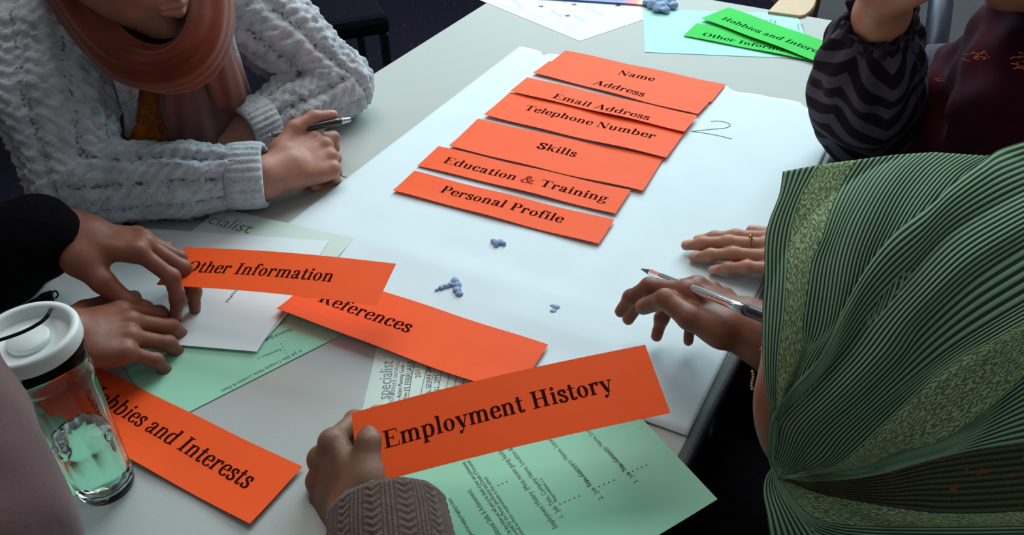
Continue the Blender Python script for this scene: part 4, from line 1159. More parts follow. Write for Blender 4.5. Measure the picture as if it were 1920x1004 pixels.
# woven band: little chevrons
cu = k.n('ShaderNodeCombineXYZ'); k.l(u_, cu.inputs[0]); k.l(k.math('MULTIPLY', v_, 160.0), cu.inputs[1])
dz = k.noise(cu.outputs[0], 1.1, 3)
zig = k.math('ABSOLUTE', k.math('SUBTRACT', k.math('FRACT', k.math('MULTIPLY', u_, .5)), .5))
wv = k.math('FRACT', k.math('ADD', k.math('ADD', k.math('MULTIPLY', v_, 150.0), k.math('MULTIPLY', zig, 2.4)), k.math('MULTIPLY', dz, 2.6)))
wm = k.ramp(wv, [(.25, (0, 0, 0, 1)), (.42, (1, 1, 1, 1)), (.72, (1, 1, 1, 1)), (.9, (0, 0, 0, 1))])
band = k.mix(k.math('MULTIPLY', wm, .85), rgb(84, 108, 80), rgb(160, 180, 134))
br = k.mix(k.ramp(k.noise(v, 130, 2), [(.64, (0, 0, 0, 1)), (.70, (1, 1, 1, 1))]), k.mix(k.ramp(tri, [(.4, (0, 0, 0, 1)), (.7, (1, 1, 1, 1))]), rgb(74, 78, 56), rgb(44, 46, 36)), rgb(130, 70, 36))
m1_ = k.mix(k.math('GREATER_THAN', ty, .5), stripe, band)
k.color(k.mix(k.math('GREATER_THAN', ty, 1.5), m1_, br))
k.bump(k.math('ADD', k.math('MULTIPLY', wm, k.math('MULTIPLY', k.math('GREATER_THAN', ty, .5), 1.0)), k.math('MULTIPLY', fine, .4)), .5, .0012)
M_HIJAB = k.m
def c1_(*q): return [(1420+x/2.714, 270+y/2.714) for x, y in q]
def c2_(*q): return [(1420+x/2.614, 620+y/2.614) for x, y in q]
def Dome(x, y):
    """depth of the draped head under pixel x, y: a rounded crown falling away to its rim"""
    r2 = ((x-1800)/372.0)**2+((y-650)/372.0)**2
    d = .445+.088*(1-np.sqrt(np.clip(1-.95*np.minimum(r2, 1), 0, 1)))+.05*np.clip(r2-1, 0, 3)
    neck = np.exp(-((y-905)/60.0)**2)*np.clip((1650-x)/200.0, 0, 1)*.010
    d = d+neck
    return np.where(y > 880, d-.00018*(y-880), d)
def patch(name, guides, svals, types, off, parent, per=8, nv=90, pleat=None, edge=(0, 0)):
    G = [spline(np.array(g, float), nv) for g in guides]
    U, PX, TY = [], [], []
    for i in range(len(G)-1):
        n = max(2, int(round((svals[i+1]-svals[i])*per)))
        for j in range(n+(1 if i == len(G)-2 else 0)):
            t = j/n; U.append(svals[i]+t*(svals[i+1]-svals[i])); TY.append(types[i]); 
            # cubic blend across guides
            a = G[max(i-1, 0)]; b = G[i]; c = G[i+1]; d = G[min(i+2, len(G)-1)]
            lin = b+(c-b)*t
            PX.append(lin)
    U = np.array(U); PX = np.array(PX); TY = np.array(TY, float)
    D = Dome(PX[..., 0], PX[..., 1])+off
    ribs = .00055*np.cos(2*np.pi*(U))[:, None]*(TY[:, None] != 1)
    D = D+ribs*1.0
    if pleat is not None: D = D+pleat(U)[:, None]*np.sin(np.linspace(.12, 1, nv)*np.pi*.75)[None]
    k_ = edge[0]; 
    if edge[0]: D = D+edge[0]*np.exp(-(U-U[0])/1.2)[:, None]
    if edge[1]: D = D+edge[1]*np.exp(-(U[-1]-U)/1.2)[:, None]
    X = (PX[..., 0]-960)/FPX; Y = -(PX[..., 1]-502)/FPX
    V = EYE+D[..., None]*(FW+X[..., None]*RT+Y[..., None]*UP)
    al = np.concatenate([np.zeros((len(U), 1)), np.cumsum(np.linalg.norm(np.diff(V, axis=1), axis=2), axis=1)], 1)
    suv = np.stack([np.broadcast_to(U[:, None], al.shape), al, np.broadcast_to(TY[:, None], al.shape)], -1)
    V = V.reshape(-1, 3); n = len(U); i, j = np.meshgrid(np.arange(n-1), np.arange(nv-1), indexing='ij')
    F = np.stack([i*nv+j, i*nv+j+1, (i+1)*nv+j+1, (i+1)*nv+j], -1).reshape(-1, 4)
    if float(vnormals(V, F)[n//2*nv+nv//2] @ FW) > 0: F = F[:, ::-1].copy()      # the outside faces out
    o = fast_mesh(name, V, F, M_HIJAB, parent, {'suv': suv.reshape(-1, 3)})
    sd = o.modifiers.new('thickness', 'SOLIDIFY'); sd.thickness = .0012; sd.offset = -1
    return o
# the whole covered head under the outer folds
us = Sdf(); us.ell(HC, (.100, .086, .100), np.stack([RT, FW, UP], 1), .03)
us.chain([HC-UP*.05+RT*.02, NB3+np.array([0, 0, .02])], [.080, .085], .03); us.cone(SH3[0]*.6+NB3*.4, SH3[1]*.6+NB3*.4, .085, .085, .06)
us.fn(lambda d, p: smax(d, -d_ell(p, cH+fw3*.10, (.085, .07, .10), Rh3), .01))
us.fn(lambda d, p: smax(d, -(d_ell(p, cH, (.13, .095, .125), Rh3)+.02)*0-1, .001))
V, F = surface(us, .005); N = vnormals(V, F)
A_ = np.arctan2((V-HC) @ UP, (V-HC) @ RT)
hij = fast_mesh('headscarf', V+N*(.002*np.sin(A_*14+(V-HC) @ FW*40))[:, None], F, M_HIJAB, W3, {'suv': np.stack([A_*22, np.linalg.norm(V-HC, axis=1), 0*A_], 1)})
foldE = c2_((100, 722), (62, 640), (60, 580), (70, 430), (110, 370), (180, 270), (330, 100))+c1_((440, 830), (560, 620), (700, 450), (880, 310), (1000, 200), (1160, 80), (1240, 25), (1420, -30))
ga = c2_((106, 722), (80, 640), (90, 560), (110, 440), (240, 300), (420, 110))+c1_((560, 900), (760, 680), (960, 470), (1200, 320), (1500, 170))
gb = c2_((118, 722), (160, 700), (230, 600), (330, 480), (500, 330), (700, 130))+c1_((840, 930), (1100, 690), (1357, 520), (1560, 400))
gc = c2_((124, 722), (200, 706), (330, 640), (420, 530), (560, 400), (760, 230), (980, 60), (1307, -140), (1500, -240))
gd = c2_((126, 722), (220, 705), (370, 670), (480, 600), (640, 450), (840, 260), (1000, 140), (1140, 60), (1280, -20), (1500, -130))
gf = c2_((130, 722), (330, 700), (520, 670), (680, 600), (860, 555), (1000, 480), (1130, 380), (1270, 260), (1400, 150), (1560, 30))
pl = lambda U: -.0035*np.cos((U-0)*.42)+.0045*np.exp(-((U-17.5)/1.8)**2)+.003*np.exp(-((U-8)/1.3)**2)
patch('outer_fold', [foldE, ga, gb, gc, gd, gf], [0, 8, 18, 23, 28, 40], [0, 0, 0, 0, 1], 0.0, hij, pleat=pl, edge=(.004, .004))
e0 = c1_((130, 140), (110, 260), (60, 390), (38, 500), (35, 700), (25, 850))+c2_((25, 100), (35, 250), (60, 400), (66, 520), (70, 640))
e1 = c1_((320, 105), (240, 240), (190, 370), (160, 520), (150, 700), (135, 900))+c2_((110, 100), (100, 250), (95, 370), (92, 520), (92, 640))
e2 = c1_((510, 80), (420, 230), (370, 350), (330, 480), (280, 600), (255, 750), (235, 900))+c2_((220, 100), (180, 230), (130, 350), (110, 500), (105, 640))
e3 = c1_((700, 55), (600, 160), (520, 290), (450, 430), (400, 600), (370, 800), (340, 960))+c2_((270, 100), (215, 200), (180, 340), (160, 500), (150, 640))
e4 = c1_((900, 42), (800, 130), (700, 260), (620, 420), (560, 560), (520, 720), (480, 860))+c2_((400, 60), (330, 200), (280, 330), (250, 500), (220, 640))
e5 = c1_((1160, 60), (1020, 150), (900, 290), (800, 430), (730, 560), (690, 720), (640, 860))+c2_((560, 60), (480, 200), (420, 330), (370, 500), (320, 640))
e6 = c1_((1420, 20), (1280, 120), (1150, 290), (1050, 430), (980, 560), (940, 720), (880, 860))+c2_((800, 60), (700, 200), (620, 330), (560, 500), (480, 640))
patch('front_fold', [e0, e1, e2, e3, e4, e5, e6], [0, 6, 13, 19, 26, 35, 44], [0, 1, 0, 0, 0, 0], .0065, hij, pleat=lambda U: .002*np.sin(U*.5), edge=(.006, 0))
h0 = [(x, y-10) for x, y in gf]
h1 = c2_((118, 716), (300, 740), (600, 700), (860, 630), (1000, 600), (1150, 575), (1307, 555), (1560, 520))
h2 = c2_((112, 722), (300, 800), (600, 860), (760, 885), (900, 900), (1100, 900), (1307, 890), (1560, 880))
h3 = c2_((108, 728), (250, 900), (400, 950), (560, 960), (700, 965), (1000, 965), (1307, 960), (1560, 955))
h4 = c2_((104, 734), (190, 940), (300, 1040), (480, 1090), (700, 1100), (1000, 1110), (1307, 1110), (1560, 1110))
patch('lower_fold', [h0, h1, h2, h3, h4], [0, 12, 22, 30, 38], [0, 2, 1, 0], .0075, hij, pleat=lambda U: .003*np.sin(U*.35+1)+.004*np.exp(-(U/4)**2))
k0 = c2_((92, 640), (40, 720), (28, 800), (45, 900), (60, 1010), (80, 1150))
k1 = c2_((104, 700), (150, 780), (220, 860), (300, 940), (400, 1040), (500, 1150))
patch('side_fold', [k0, k1], [0, 10], [0], .010, hij, pleat=lambda U: .002*np.sin(U*.8), edge=(.006, 0))
# thin gold earring chain by the cheek
M_GOLD = simple('yellow_gold', rgb(206, 158, 96), .25, .5, .9)
for i in range(7):
    c = Q(1411+1.5*math.sin(i), 697+5.5*i, .512); bm = bmesh.new()
    bmesh.ops.create_icosphere(bm, subdivisions=1, radius=.0011, matrix=Matrix.Translation(tuple(c)))
    if i == 0: er = bm_obj('earring', bm, M_GOLD, W3)
    else: bm_obj('gold_bead', bm, M_GOLD, er)
# clear ballpoint pen with a dark end
k = NT('clear_pen_plastic', .08, .5); k.b.inputs['Transmission Weight'].default_value = .8; k.b.inputs['Base Color'].default_value = rgb(200, 205, 212); M_CLEARPEN = k.m
pa, pb = T(1203, 505, .075), T(1446, 600, .150)
Lp = np.linalg.norm(pb-pa)
pen('clear ballpoint pen with a dark end cap in the hand beside the green headscarf', (pa, pb),
    [('pen', .018, Lp-.030, .0040, .0042, M_CLEARPEN), ('pen_tip', 0, .018, .0008, .0036, simple('dark_pen_tip', rgb(60, 60, 72), .3, .5)), ('ink_tube', .018, Lp-.03, .0015, .0015, M_PENBLK), ('end_cap', Lp-.032, Lp+.02, .0052, .0052, simple('navy_pen_cap', rgb(24, 26, 34), .3, .5))])

# ================================================================== woman in the maroon shawl
W4 = person('woman in maroon shawl with chevron sleeves, one elbow on the table by the green strips')
ch = Q(1888, 10, .86); fc4 = unit([-.85, .15, -.25]); up4 = unit([-.2, 0, 1.0])
_l4 = np.cross(unit(up4-fc4*np.dot(up4, fc4)), fc4); _u4 = np.cross(fc4, _l4)
cH4 = ch-fc4*.060+_u4*.103
hs = Sdf(); Wh4, Rh4 = make_head(hs, cH4, fc4, up4)
NB4 = np.array([.655, .865, TZ+.215]); hs.chain([cH4-_u4*.05, NB4], [.05, .052], .03)
V1, F1 = surface(hs, .003)
E4 = T(1602, 228, .062); CF4 = T(1648, 45, .262)
up_ = unit(CF4-E4); WR4 = CF4+up_*.062
hh = Sdf(); n4 = []
hh.chain([E4*.5+WR4*.5, CF4-up_*.02, CF4+up_*.02, WR4], [.034, .029, .0265, .0255], .012)
make_hand(hh, WR4+up_*.004, unit(up_+np.array([.25, -.15, 0])), unit(np.array([-.7, -.7, .3])), +1, {'index': (4, 20, 30, 15), 'middle': (0, 30, 45, 20), 'ring': (-3, 40, 55, 25), 'little': (-6, 45, 55, 25)}, .98, None, n4)
V2, F2, m2 = skin_obj('hand', hh, .0022, SKIN2, None, n4)
rh = Sdf(); n5 = []
WL4 = T(1592, 496, .031); f4_ = unit(T(1345, 452, .031)-WL4)
tips4, _ = make_hand(rh, WL4, f4_, (0.02, .05, 1), -1, {'index': (-2, 7, 8, 5), 'middle': (0, 7, 8, 5), 'ring': (2, 8, 9, 5), 'little': (3, 9, 10, 6)}, 1.0, None, n5)
EL4 = np.array([.60, .62, TZ+.0])
rh.chain([WL4+f4_*.02, WL4, WL4*.5+EL4*.5, EL4], [.024, .026, .034, .040], .014)
V3, F3, m3 = skin_obj('hand', rh, .0018, SKIN4, None, n5)
S4 = [NB4+np.array([.07, .135, -.10]), NB4+np.array([.02, -.165, -.05])]
HIP4 = np.array([.78, .83, .50])
bs = Sdf(); bs.chain([HIP4, (HIP4+NB4)/2, NB4-np.array([0, 0, .03])], [.13, .11, .07], .05); bs.cone(S4[0], S4[1], .05, .05, .05)
bs.chain([S4[0], E4], [.045, .036], .03); bs.chain([S4[1], EL4], [.045, .038], .03); bs.chain([E4, E4*.5+WR4*.5], [.036, .034], .02)
V4, F4 = surface(bs, .009)
VV, FF = join_meshes([(V1, F1), (V2, F2), (V3, F3), (V4, F4)])
fast_mesh('body', VV, FF, SKIN4, W4, {'nail': np.concatenate([np.zeros(len(V1)), m2, m3, np.zeros(len(V4))])})
W4['tone'] = 2; eyes(Wh4, Rh4, W4)
# gold ring on the finger
p0, p1 = tips4['middle'][0][0], tips4['middle'][0][1]; c = p0*.55+p1*.45; ax = unit(p1-p0); s_ = unit(np.cross(ax, (0, 0, 1))); u_ = np.cross(s_, ax)
rg = sweep('gold_ring', [c+.0102*(math.cos(t)*s_+math.sin(t)*u_) for t in np.linspace(0, 2*math.pi, 17)], .0011, M_GOLD, None, 8, 60, True)
bm = bmesh.new(); bmesh.ops.create_icosphere(bm, subdivisions=2, radius=.0026, matrix=Matrix.Translation(tuple(c+u_*.0112)))
bm_obj('setting', bm, M_GOLD, rg); tag(rg, 'gold ring on the hand lying flat at the edge of the headscarf', 'ring')
# chevron sleeve
k = NT('chevron_knit', .9, .08); at = k.attr('suv').outputs['Vector']; sx = k.n('ShaderNodeSeparateXYZ'); k.l(at, sx.inputs[0]); v = k.coord()
u_, v_ = sx.outputs[0], sx.outputs[1]
zz = k.math('ABSOLUTE', k.math('SUBTRACT', k.math('FRACT', k.math('ADD', k.math('MULTIPLY', u_, .48), .18)), .5))
st = k.math('FRACT', k.math('ADD', k.math('MULTIPLY', v_, 23.0), k.math('MULTIPLY', zz, 3.0)))
k.color(k.mix(k.ramp(st, [(.40, (0, 0, 0, 1)), (.46, (1, 1, 1, 1)), (.94, (1, 1, 1, 1)), (.99, (0, 0, 0, 1))]), rgb(76, 74, 88), rgb(28, 24, 32)))
k.bump(k.noise(v, 300, 3), .5, .0015); M_CHEV = k.m
ss = Sdf(); ss.chain([S4[0], S4[0]*.4+E4*.6, E4+np.array([.012, .0, .008])], [.066, .066, .064], .03)
ss.chain([E4+np.array([.008, 0, .012]), E4*.62+CF4*.38+np.array([.004, 0, 0]), E4*.28+CF4*.72, CF4-up_*.010], [.064, .066, .054, .036], .02)
V, F = surface(ss, .0032); N = vnormals(V, F); uv = arm_uv(V, [E4-up_*.01, CF4])
wr_ = .004*np.sin(uv[:, 1]*70+2.2*np.sin(uv[:, 0]*2))*np.exp(-((uv[:, 1]-.02)/.05)**2)+.003*np.sin(uv[:, 0]*9)*np.clip((uv[:, 1]-.10)/.08, 0, 1)
shr = fast_mesh('chevron_sleeve', V+N*wr_[:, None], F, M_CHEV, W4, {'suv': uv})
# ruffled cuff
seg = 180; prof = [(0, .034), (.006, .036), (.012, .031), (.018, .030), (.026, .035), (.030, .037), (.031, .034), (.020, .028)]
s_ = unit(np.cross(up_, (0, 1, 0))); u2 = np.cross(s_, up_); V = []; F = []
for i, (a, r) in enumerate(prof):
    for q in range(seg):
        t = 2*math.pi*q/seg; rr = r+.0022*math.sin(13*t+i*.6)*(1+.6*math.sin(3*t)); V.append(CF4-up_*.014+up_*(a+.0022*math.sin(9*t))+rr*(math.cos(t)*s_+math.sin(t)*u2))
for i in range(len(prof)-1):
    for q in range(seg): F.append((i*seg+q, i*seg+(q+1) % seg, (i+1)*seg+(q+1) % seg, (i+1)*seg+q))
mesh_obj('ruffled_cuff', V, F, simple('charcoal_ribbed_cuff', rgb(46, 42, 52), .9, .1, grain=.3, gscale=200, bump=.4), shr, True)
# shawl
M_MAROON = scarf_mat('maroon_wool_shawl', rgb(58, 16, 32), rgb(36, 10, 22), 500); M_MAROON.node_tree.nodes['Principled BSDF'].inputs['Sheen Weight'].default_value = .02
ms = Sdf()
ms.chain([HIP4+np.array([0, 0, .02]), (HIP4+NB4)/2+np.array([-.02, 0, 0]), NB4-np.array([0, 0, .05])], [.18, .165, .12], .06)
ms.cone(S4[0]-np.array([0, 0, .0]), S4[1], .075, .085, .06); ms.chain([S4[1], EL4+np.array([0, 0, .0]), WL4*.45+EL4*.55], [.075, .06, .045], .04)
ms.chain([S4[0], S4[0]*.35+E4*.65+np.array([.025, -.02, .005])], [.080, .078], .04)
ms.chain([NB4+np.array([-.02, 0, .02]), NB4+np.array([-.03, 0, .055])], [.085, .070], .04)
ms.chain([NB4+np.array([-.05, -.02, .02]), NB4+np.array([-.09, -.05, -.05]), NB4+np.array([-.07, -.12, -.10])], [.05, .05, .05], .03)
def mf(d, p):
    q = p-NB4
    w_ = q[:, 0]*30+q[:, 1]*55+q[:, 2]*40
    return d-.003*np.sin(w_*1.1+1.2*np.sin(q[:, 2]*9))-.0016*np.sin(q[:, 1]*90-q[:, 2]*80+q[:, 0]*40)
ms.fn(mf)
ms.fn(lambda d, p: smax(d, -(d_ell(p, cH4, (.125, .090, .13), Rh4)), .01))
V, F = surface(ms, .005)
shawl = fast_mesh('shawl', V, F, M_MAROON, W4)
hj = Sdf(); hj.ell(Wh4(-.02, 0, .02), (.118, .098, .122), Rh4); hj.chain([Wh4(-.05, 0, -.05), NB4+np.array([0, 0, .03])], [.07, .075], .04)
hj.fn(lambda d, p: smax(d, -d_ell(p, Wh4(.10, 0, -.02), (.085, .062, .10), Rh4), .01))
V, F = surface(hj, .005); fast_mesh('headscarf', V, F, simple('black_headscarf_cloth', rgb(24, 20, 28), .9, .1, grain=.2, gscale=90, bump=.3), W4)
def hit(f, x, y, d0=.4):
    d = d0; r = ray(x, y); n = np.linalg.norm(r)
    for _ in range(80):
        s_ = float(f((EYE+d*r)[None])[0])
        if s_ < .0004 or d > 1.6: break
        d += s_/n*.7
    return EYE+(d-.0006)*r
M_EMB = simple('orange_embroidery', rgb(190, 96, 44), .6, .3)
rn = random.Random(5)
for (cx, cy, n, sp_) in ((1838, 104, 9, 16), (1820, 108, 5, 14), (1913, 122, 12, 14), (1908, 104, 6, 12), (1760, 150, 3, 8)):
    V = []; F = []
    for _ in range(n):
        x0, y0 = cx+rn.uniform(-sp_, sp_), cy+rn.uniform(-sp_*.45, sp_*.45); a = rn.uniform(-.9, .3)
        L_ = rn.uniform(7, 14); p = [hit(ms, x0+L_*t*math.cos(a), y0+L_*t*math.sin(a)+2*math.sin(3*t), .7) for t in (-.5, 0, .5)]
        b = len(V); w_ = -UP*.0006
        for q in p: V += [q-w_, q+w_-FW*.0004]
        for i in range(2): F.append((b+2*i, b+2*i+1, b+2*i+3, b+2*i+2))
    mesh_obj('embroidery', V, F, M_EMB, shawl)
V, F = surface(Sdf().chain([HIP4, HIP4+np.array([-.34, .16, .02]), np.array([HIP4[0]-.34, HIP4[1]+.16, .06])], [.13, .08, .06], .04).chain([HIP4, HIP4+np.array([-.36, -.06, .02]), np.array([HIP4[0]-.36, HIP4[1]-.06, .06])], [.13, .08, .06], .04), .012)
fast_mesh('skirt', V, F, M_DARKCLOTH, W4)

# ================================================================== person in black at the left, both hands over the papers
W5 = person('person in black at the left edge, reaching over and holding the Other Information strip')
c1h = T(72, 442, .115)
WA = T(98, 440, .108); fA = unit(T(263, 456, .085)-WA)
hA = Sdf(); nA = []
thumbA = ((.032, .028, -.014), (.058, .044, -.030), (.080, .044, -.050), (.098, .034, -.060))
make_hand(hA, WA, fA, unit(np.array([-.05, .30, 1])), -1, {'index': (7, 34, 38, 22), 'middle': (3, 30, 34, 20), 'ring': (-2, 26, 32, 18), 'little': (-7, 24, 30, 16)}, 1.02, thumbA, nA)
EA = np.array([-.66, .72, TZ+.02])
hA.chain([WA+fA*.03, WA, WA*.6+EA*.4, EA], [.026, .0285, .037, .043], .014)
V2, F2, m2 = skin_obj('hand', hA, .0018, SKIN3, None, nA)
WB = T(60, 640, .075); fB = unit(T(255, 612, .045)-WB)
hB = Sdf(); nB = []
make_hand(hB, WB, fB, unit(np.array([.1, -.1, 1])), +1, {'index': (5, 20, 26, 16), 'middle': (1, 22, 28, 16), 'ring': (-2, 24, 30, 18), 'little': (-6, 28, 32, 18)}, 1.0, None, nB)
EB = np.array([-.66, .50, TZ+.04])
hB.chain([WB+fB*.03, WB, WB*.55+EB*.45, EB], [.025, .0275, .036, .042], .014)
V3, F3, m3 = skin_obj('hand', hB, .0018, SKIN3, None, nB)
NB5 = np.array([-.80, .70, TZ+.30]); HIP5 = np.array([-.90, .74, .50])
S5 = [NB5+np.array([.03, .17, -.06]), NB5+np.array([.0, -.17, -.06])]
hd = Sdf(); Wh5, Rh5 = make_head(hd, NB5+np.array([.05, -.01, .20]), (.93, -.1, -.35), (.3, 0, 1)); hd.chain([NB5+np.array([0, 0, -.02]), Wh5(-.02, 0, -.06)], [.055, .052], .03)
V1, F1 = surface(hd, .0035)
bs = Sdf(); bs.chain([HIP5, (HIP5+NB5)/2, NB5-np.array([0, 0, .03])], [.13, .11, .07], .05); bs.cone(S5[0], S5[1], .05, .05, .05)
bs.chain([S5[0], EA], [.045, .038], .03); bs.chain([S5[1], EB], [.045, .038], .03)
V4, F4 = surface(bs, .010)
VV, FF = join_meshes([(V1, F1), (V2, F2), (V3, F3), (V4, F4)])
fast_mesh('body', VV, FF, SKIN3, W5, {'nail': np.concatenate([np.zeros(len(V1)), m2, m3, np.zeros(len(V4))])})
W5['tone'] = 2; eyes(Wh5, Rh5, W5)
M_BLACKKNIT = simple('black_jersey', rgb(15, 13, 18), .95, .05, grain=.3, gscale=150, bump=.4)
jk = Sdf(); jk.chain([HIP5, (HIP5+NB5)/2, NB5-np.array([0, 0, .08])], [.175, .165, .12], .06); jk.cone(S5[0], S5[1], .08, .08, .06)
jk.chain([S5[0], S5[0]*.4+EA*.6, EA, EA*.45+c1h*.55, c1h], [.075, .068, .060, .050, .044], .03); jk.chain([S5[1], EB, EB*.5+WB*.5-fB*.01], [.07, .056, .040], .03)
V, F = surface(jk, .006); N = vnormals(V, F)
V = V+N*(.003*np.sin(V[:, 0]*70+4*np.sin(V[:, 1]*30))*np.sin(V[:, 2]*50))[:, None]
fast_mesh('black_top', V, F, M_BLACKKNIT, W5)
hr = Sdf(); hr.ell(Wh5(-.026, 0, .05), (.102, .088, .095), Rh5); hr.ell(Wh5(-.06, 0, -.01), (.06, .08, .08), Rh5, .03)
V, F = surface(hr, .005); fast_mesh('hair', V, F, simple('black_hair', rgb(20, 16, 16), .5, .4), W5)
V, F = surface(Sdf().chain([HIP5, HIP5+np.array([.40, .06, .02]), np.array([HIP5[0]+.40, HIP5[1]+.06, .06])], [.13, .08, .06], .04).chain([HIP5, HIP5+np.array([.38, -.16, .02]), np.array([HIP5[0]+.38, HIP5[1]-.16, .06])], [.13, .08, .06], .04), .012)
fast_mesh('trousers', V, F, M_DARKCLOTH, W5)

# ================================================================== hand from below with the brown ribbed cuff
W6 = person('person in a brown ribbed sleeve at the bottom, holding up the Employment History strip')
CB = T(726, 946, .052)                      # middle of the cuff's mouth
WC = T(700, 1006, .022); EC = np.array([-.06, .12, TZ+.02])
fC = unit(T(626, 905, .022)-WC)
bC = unit(-RT*.75-FW*.62+UP*.10)
hC = Sdf(); nC = []
thumbC = ((.030, .026, -.006), (.054, .046, -.012), (.078, .050, -.026), (.094, .044, -.046))
make_hand(hC, WC, fC, bC, -1, {'index': (4, 58, 60, 30), 'middle': (0, 66, 70, 35), 'ring': (-3, 72, 76, 38), 'little': (-6, 76, 78, 40)}, 1.04, thumbC, nC)
hC.chain([WC+fC*.02, WC, WC*.6+EC*.4, EC], [.027, .028, .036, .042], .014)
V2, F2, m2 = skin_obj('hand', hC, .0015, SKIN2, None, nC)
SC6 = np.array([-.20, -.12, TZ+.32])
V4, F4 = surface(Sdf().chain([EC, SC6], [.040, .050], .03), .008)
VV, FF = join_meshes([(V2, F2), (V4, F4)])
fast_mesh('body', VV, FF, skin_mat('light_brown_skin', rgb(128, 92, 74), rgb(170, 128, 110), rgb(134, 90, 74)), W6, {'nail': np.concatenate([m2, np.zeros(len(V4))])})
k = NT('brown_ribbed_knit', .95, .05); v = k.coord(); at = k.attr('suv').outputs['Vector']; sx = k.n('ShaderNodeSeparateXYZ'); k.l(at, sx.inputs[0])
rb = k.attr('hole').outputs['Fac']
k.color(k.mix(rb, k.ramp(k.noise(v, 160, 4), [(.3, rgb(92, 74, 68)), (.7, rgb(112, 92, 84))]), rgb(58, 46, 44)))
k.bump(k.noise(v, 500, 3), .6, .0015); k.b.inputs['Sheen Weight'].default_value = .2; M_BROWN = k.m
def rib_tube(name, pts, radii, mat, parent, cols=12, seg=420, n=230, flat=.92):
    """sleeve with plain ribs and plaited columns running along it, open at the hand end"""
    C = spline(np.hstack([np.asarray(pts, float), np.asarray(radii, float).reshape(-1, 1)]), n)
    c, r = C[:, :3], C[:, 3]; t = np.gradient(c, axis=0); t /= np.linalg.norm(t, axis=1)[:, None]
    s = np.cross(t, (0, 0, 1.)); s /= np.linalg.norm(s, axis=1)[:, None]; u = np.cross(s, t)
    al = np.concatenate([[0], np.cumsum(np.linalg.norm(np.diff(c, axis=0), axis=1))])
    A, AL = np.meshgrid(np.arange(seg)*2*math.pi/seg, al)
    x = (A/(2*math.pi)*cols) % 1.0
    pl = (x > .42) & (x < .92); xx = (x-.42)/.5
    plait = .5+.5*np.sin(2*np.pi*(AL/.0062+np.abs(xx-.5)*1.6))
    ribs = .5+.5*np.cos(2*np.pi*x*7)
    h = np.where(pl, .0010*plait*np.sin(np.pi*np.clip(xx, 0, 1))+.0006, .0009*ribs)
    dark = np.where(pl, 1-plait, 1-ribs)*.8
    wr_ = .0022*np.sin(AL*60+2*np.sin(A))*np.clip(AL/.06-.5, 0, 1)
    lip = -.003*np.exp(-(AL/.003)**2)
    R_ = r[:, None]+h+wr_+lip
    V = (c[:, None]+R_[..., None]*(np.cos(A)[..., None]*s[:, None]+flat*np.sin(A)[..., None]*u[:, None])).reshape(-1, 3)
    i, k_ = np.meshgrid(np.arange(n-1), np.arange(seg), indexing='ij'); k2 = (k_+1) % seg
    F = np.stack([i*seg+k_, (i+1)*seg+k_, (i+1)*seg+k2, i*seg+k2], -1).reshape(-1, 4)
    o = fast_mesh(name, V, F, mat, parent, {'hole': dark.ravel(), 'suv': np.stack([A.ravel(), AL.ravel(), 0*A.ravel()], 1)})
    m = o.modifiers.new('thickness', 'SOLIDIFY'); m.thickness = .0035; m.offset = -1
    return o
dC = unit(EC-CB)
rib_tube('brown_sleeve', [CB, CB+dC*.035, CB+dC*.09, EC, EC*.5+SC6*.5, SC6], [.0455, .0490, .052, .060, .066, .072], M_BROWN, W6)

# ================================================================== person at the bottom left corner, only a mauve shoulder and sleeve
W7 = person('person in a fuzzy mauve top beside the jug, only the sleeve in view')
M_MAUVE = scarf_mat('mauve_fleece', rgb(92, 66, 70), rgb(74, 54, 58), 260)
a7 = [Q(-290, 800, .44), Q(-205, 930, .42), Q(-125, 1060, .41), Q(-20, 1240, .42)]
S7 = a7[0]+np.array([-.06, -.05, .03])
bb = Sdf(); bb.chain([S7]+a7, [.05, .05, .045, .042, .036], .03); b7 = a7[-1]; hB7 = b7+np.array([.04, -.02, -.12]); bb.chain([b7, hB7], [.036, .026], .02)
make_hand(bb, hB7, (.3, .1, -.9), (.9, 0, .3), 1, {n: (0, 20, 30, 20) for n in FING}, .95)
NB7 = S7+np.array([-.02, -.17, .05]); bb.chain([np.array([NB7[0]-.05, NB7[1], .48]), NB7], [.13, .09], .05); bb.cone(S7, NB7, .05, .06, .04)
hd = Sdf(); Wh7, Rh7 = make_head(hd, NB7+np.array([.03, .03, .20]), (.6, .75, -.3), (.1, .1, 1)); hd.chain([NB7, Wh7(-.02, 0, -.06)], [.055, .05], .03)
V, F = surface(bb, .007); V1, F1 = surface(hd, .0035); VV, FF = join_meshes([(V1, F1), (V, F)])
fast_mesh('body', VV, FF, SKIN2, W7, {'nail': np.zeros(len(VV))}); W7['tone'] = 2; eyes(Wh7, Rh7, W7)
hr = Sdf(); hr.ell(Wh7(-.026, 0, .05), (.102, .088, .095), Rh7); hr.ell(Wh7(-.06, 0, -.01), (.06, .08, .08), Rh7, .03)
V, F = surface(hr, .005); fast_mesh('hair', V, F, simple('dark_hair', rgb(26, 20, 18), .5, .4), W7)
tp7 = Sdf(); tp7.chain([S7]+a7, [.076, .072, .066, .060, .054], .03); tp7.chain([np.array([NB7[0]-.05, NB7[1], .46]), (NB7+np.array([NB7[0]-.05, NB7[1], .46]))/2, NB7-np.array([0, 0, .07])], [.17, .16, .11], .06); tp7.cone(S7, NB7-np.array([0, 0, .06]), .08, .10, .05)
tp7.chain([Q(-260, 560, .50), Q(-190, 700, .49), Q(-115, 830, .49), Q(-60, 960, .50), Q(10, 1120, .52)], [.05, .050, .050, .050, .05], .012)
V, F = surface(tp7, .0045); N = vnormals(V, F)
V = V+N*(.0012*np.sin(V[:, 0]*90+4*np.sin(V[:, 1]*40))*np.sin(V[:, 2]*60))[:, None]
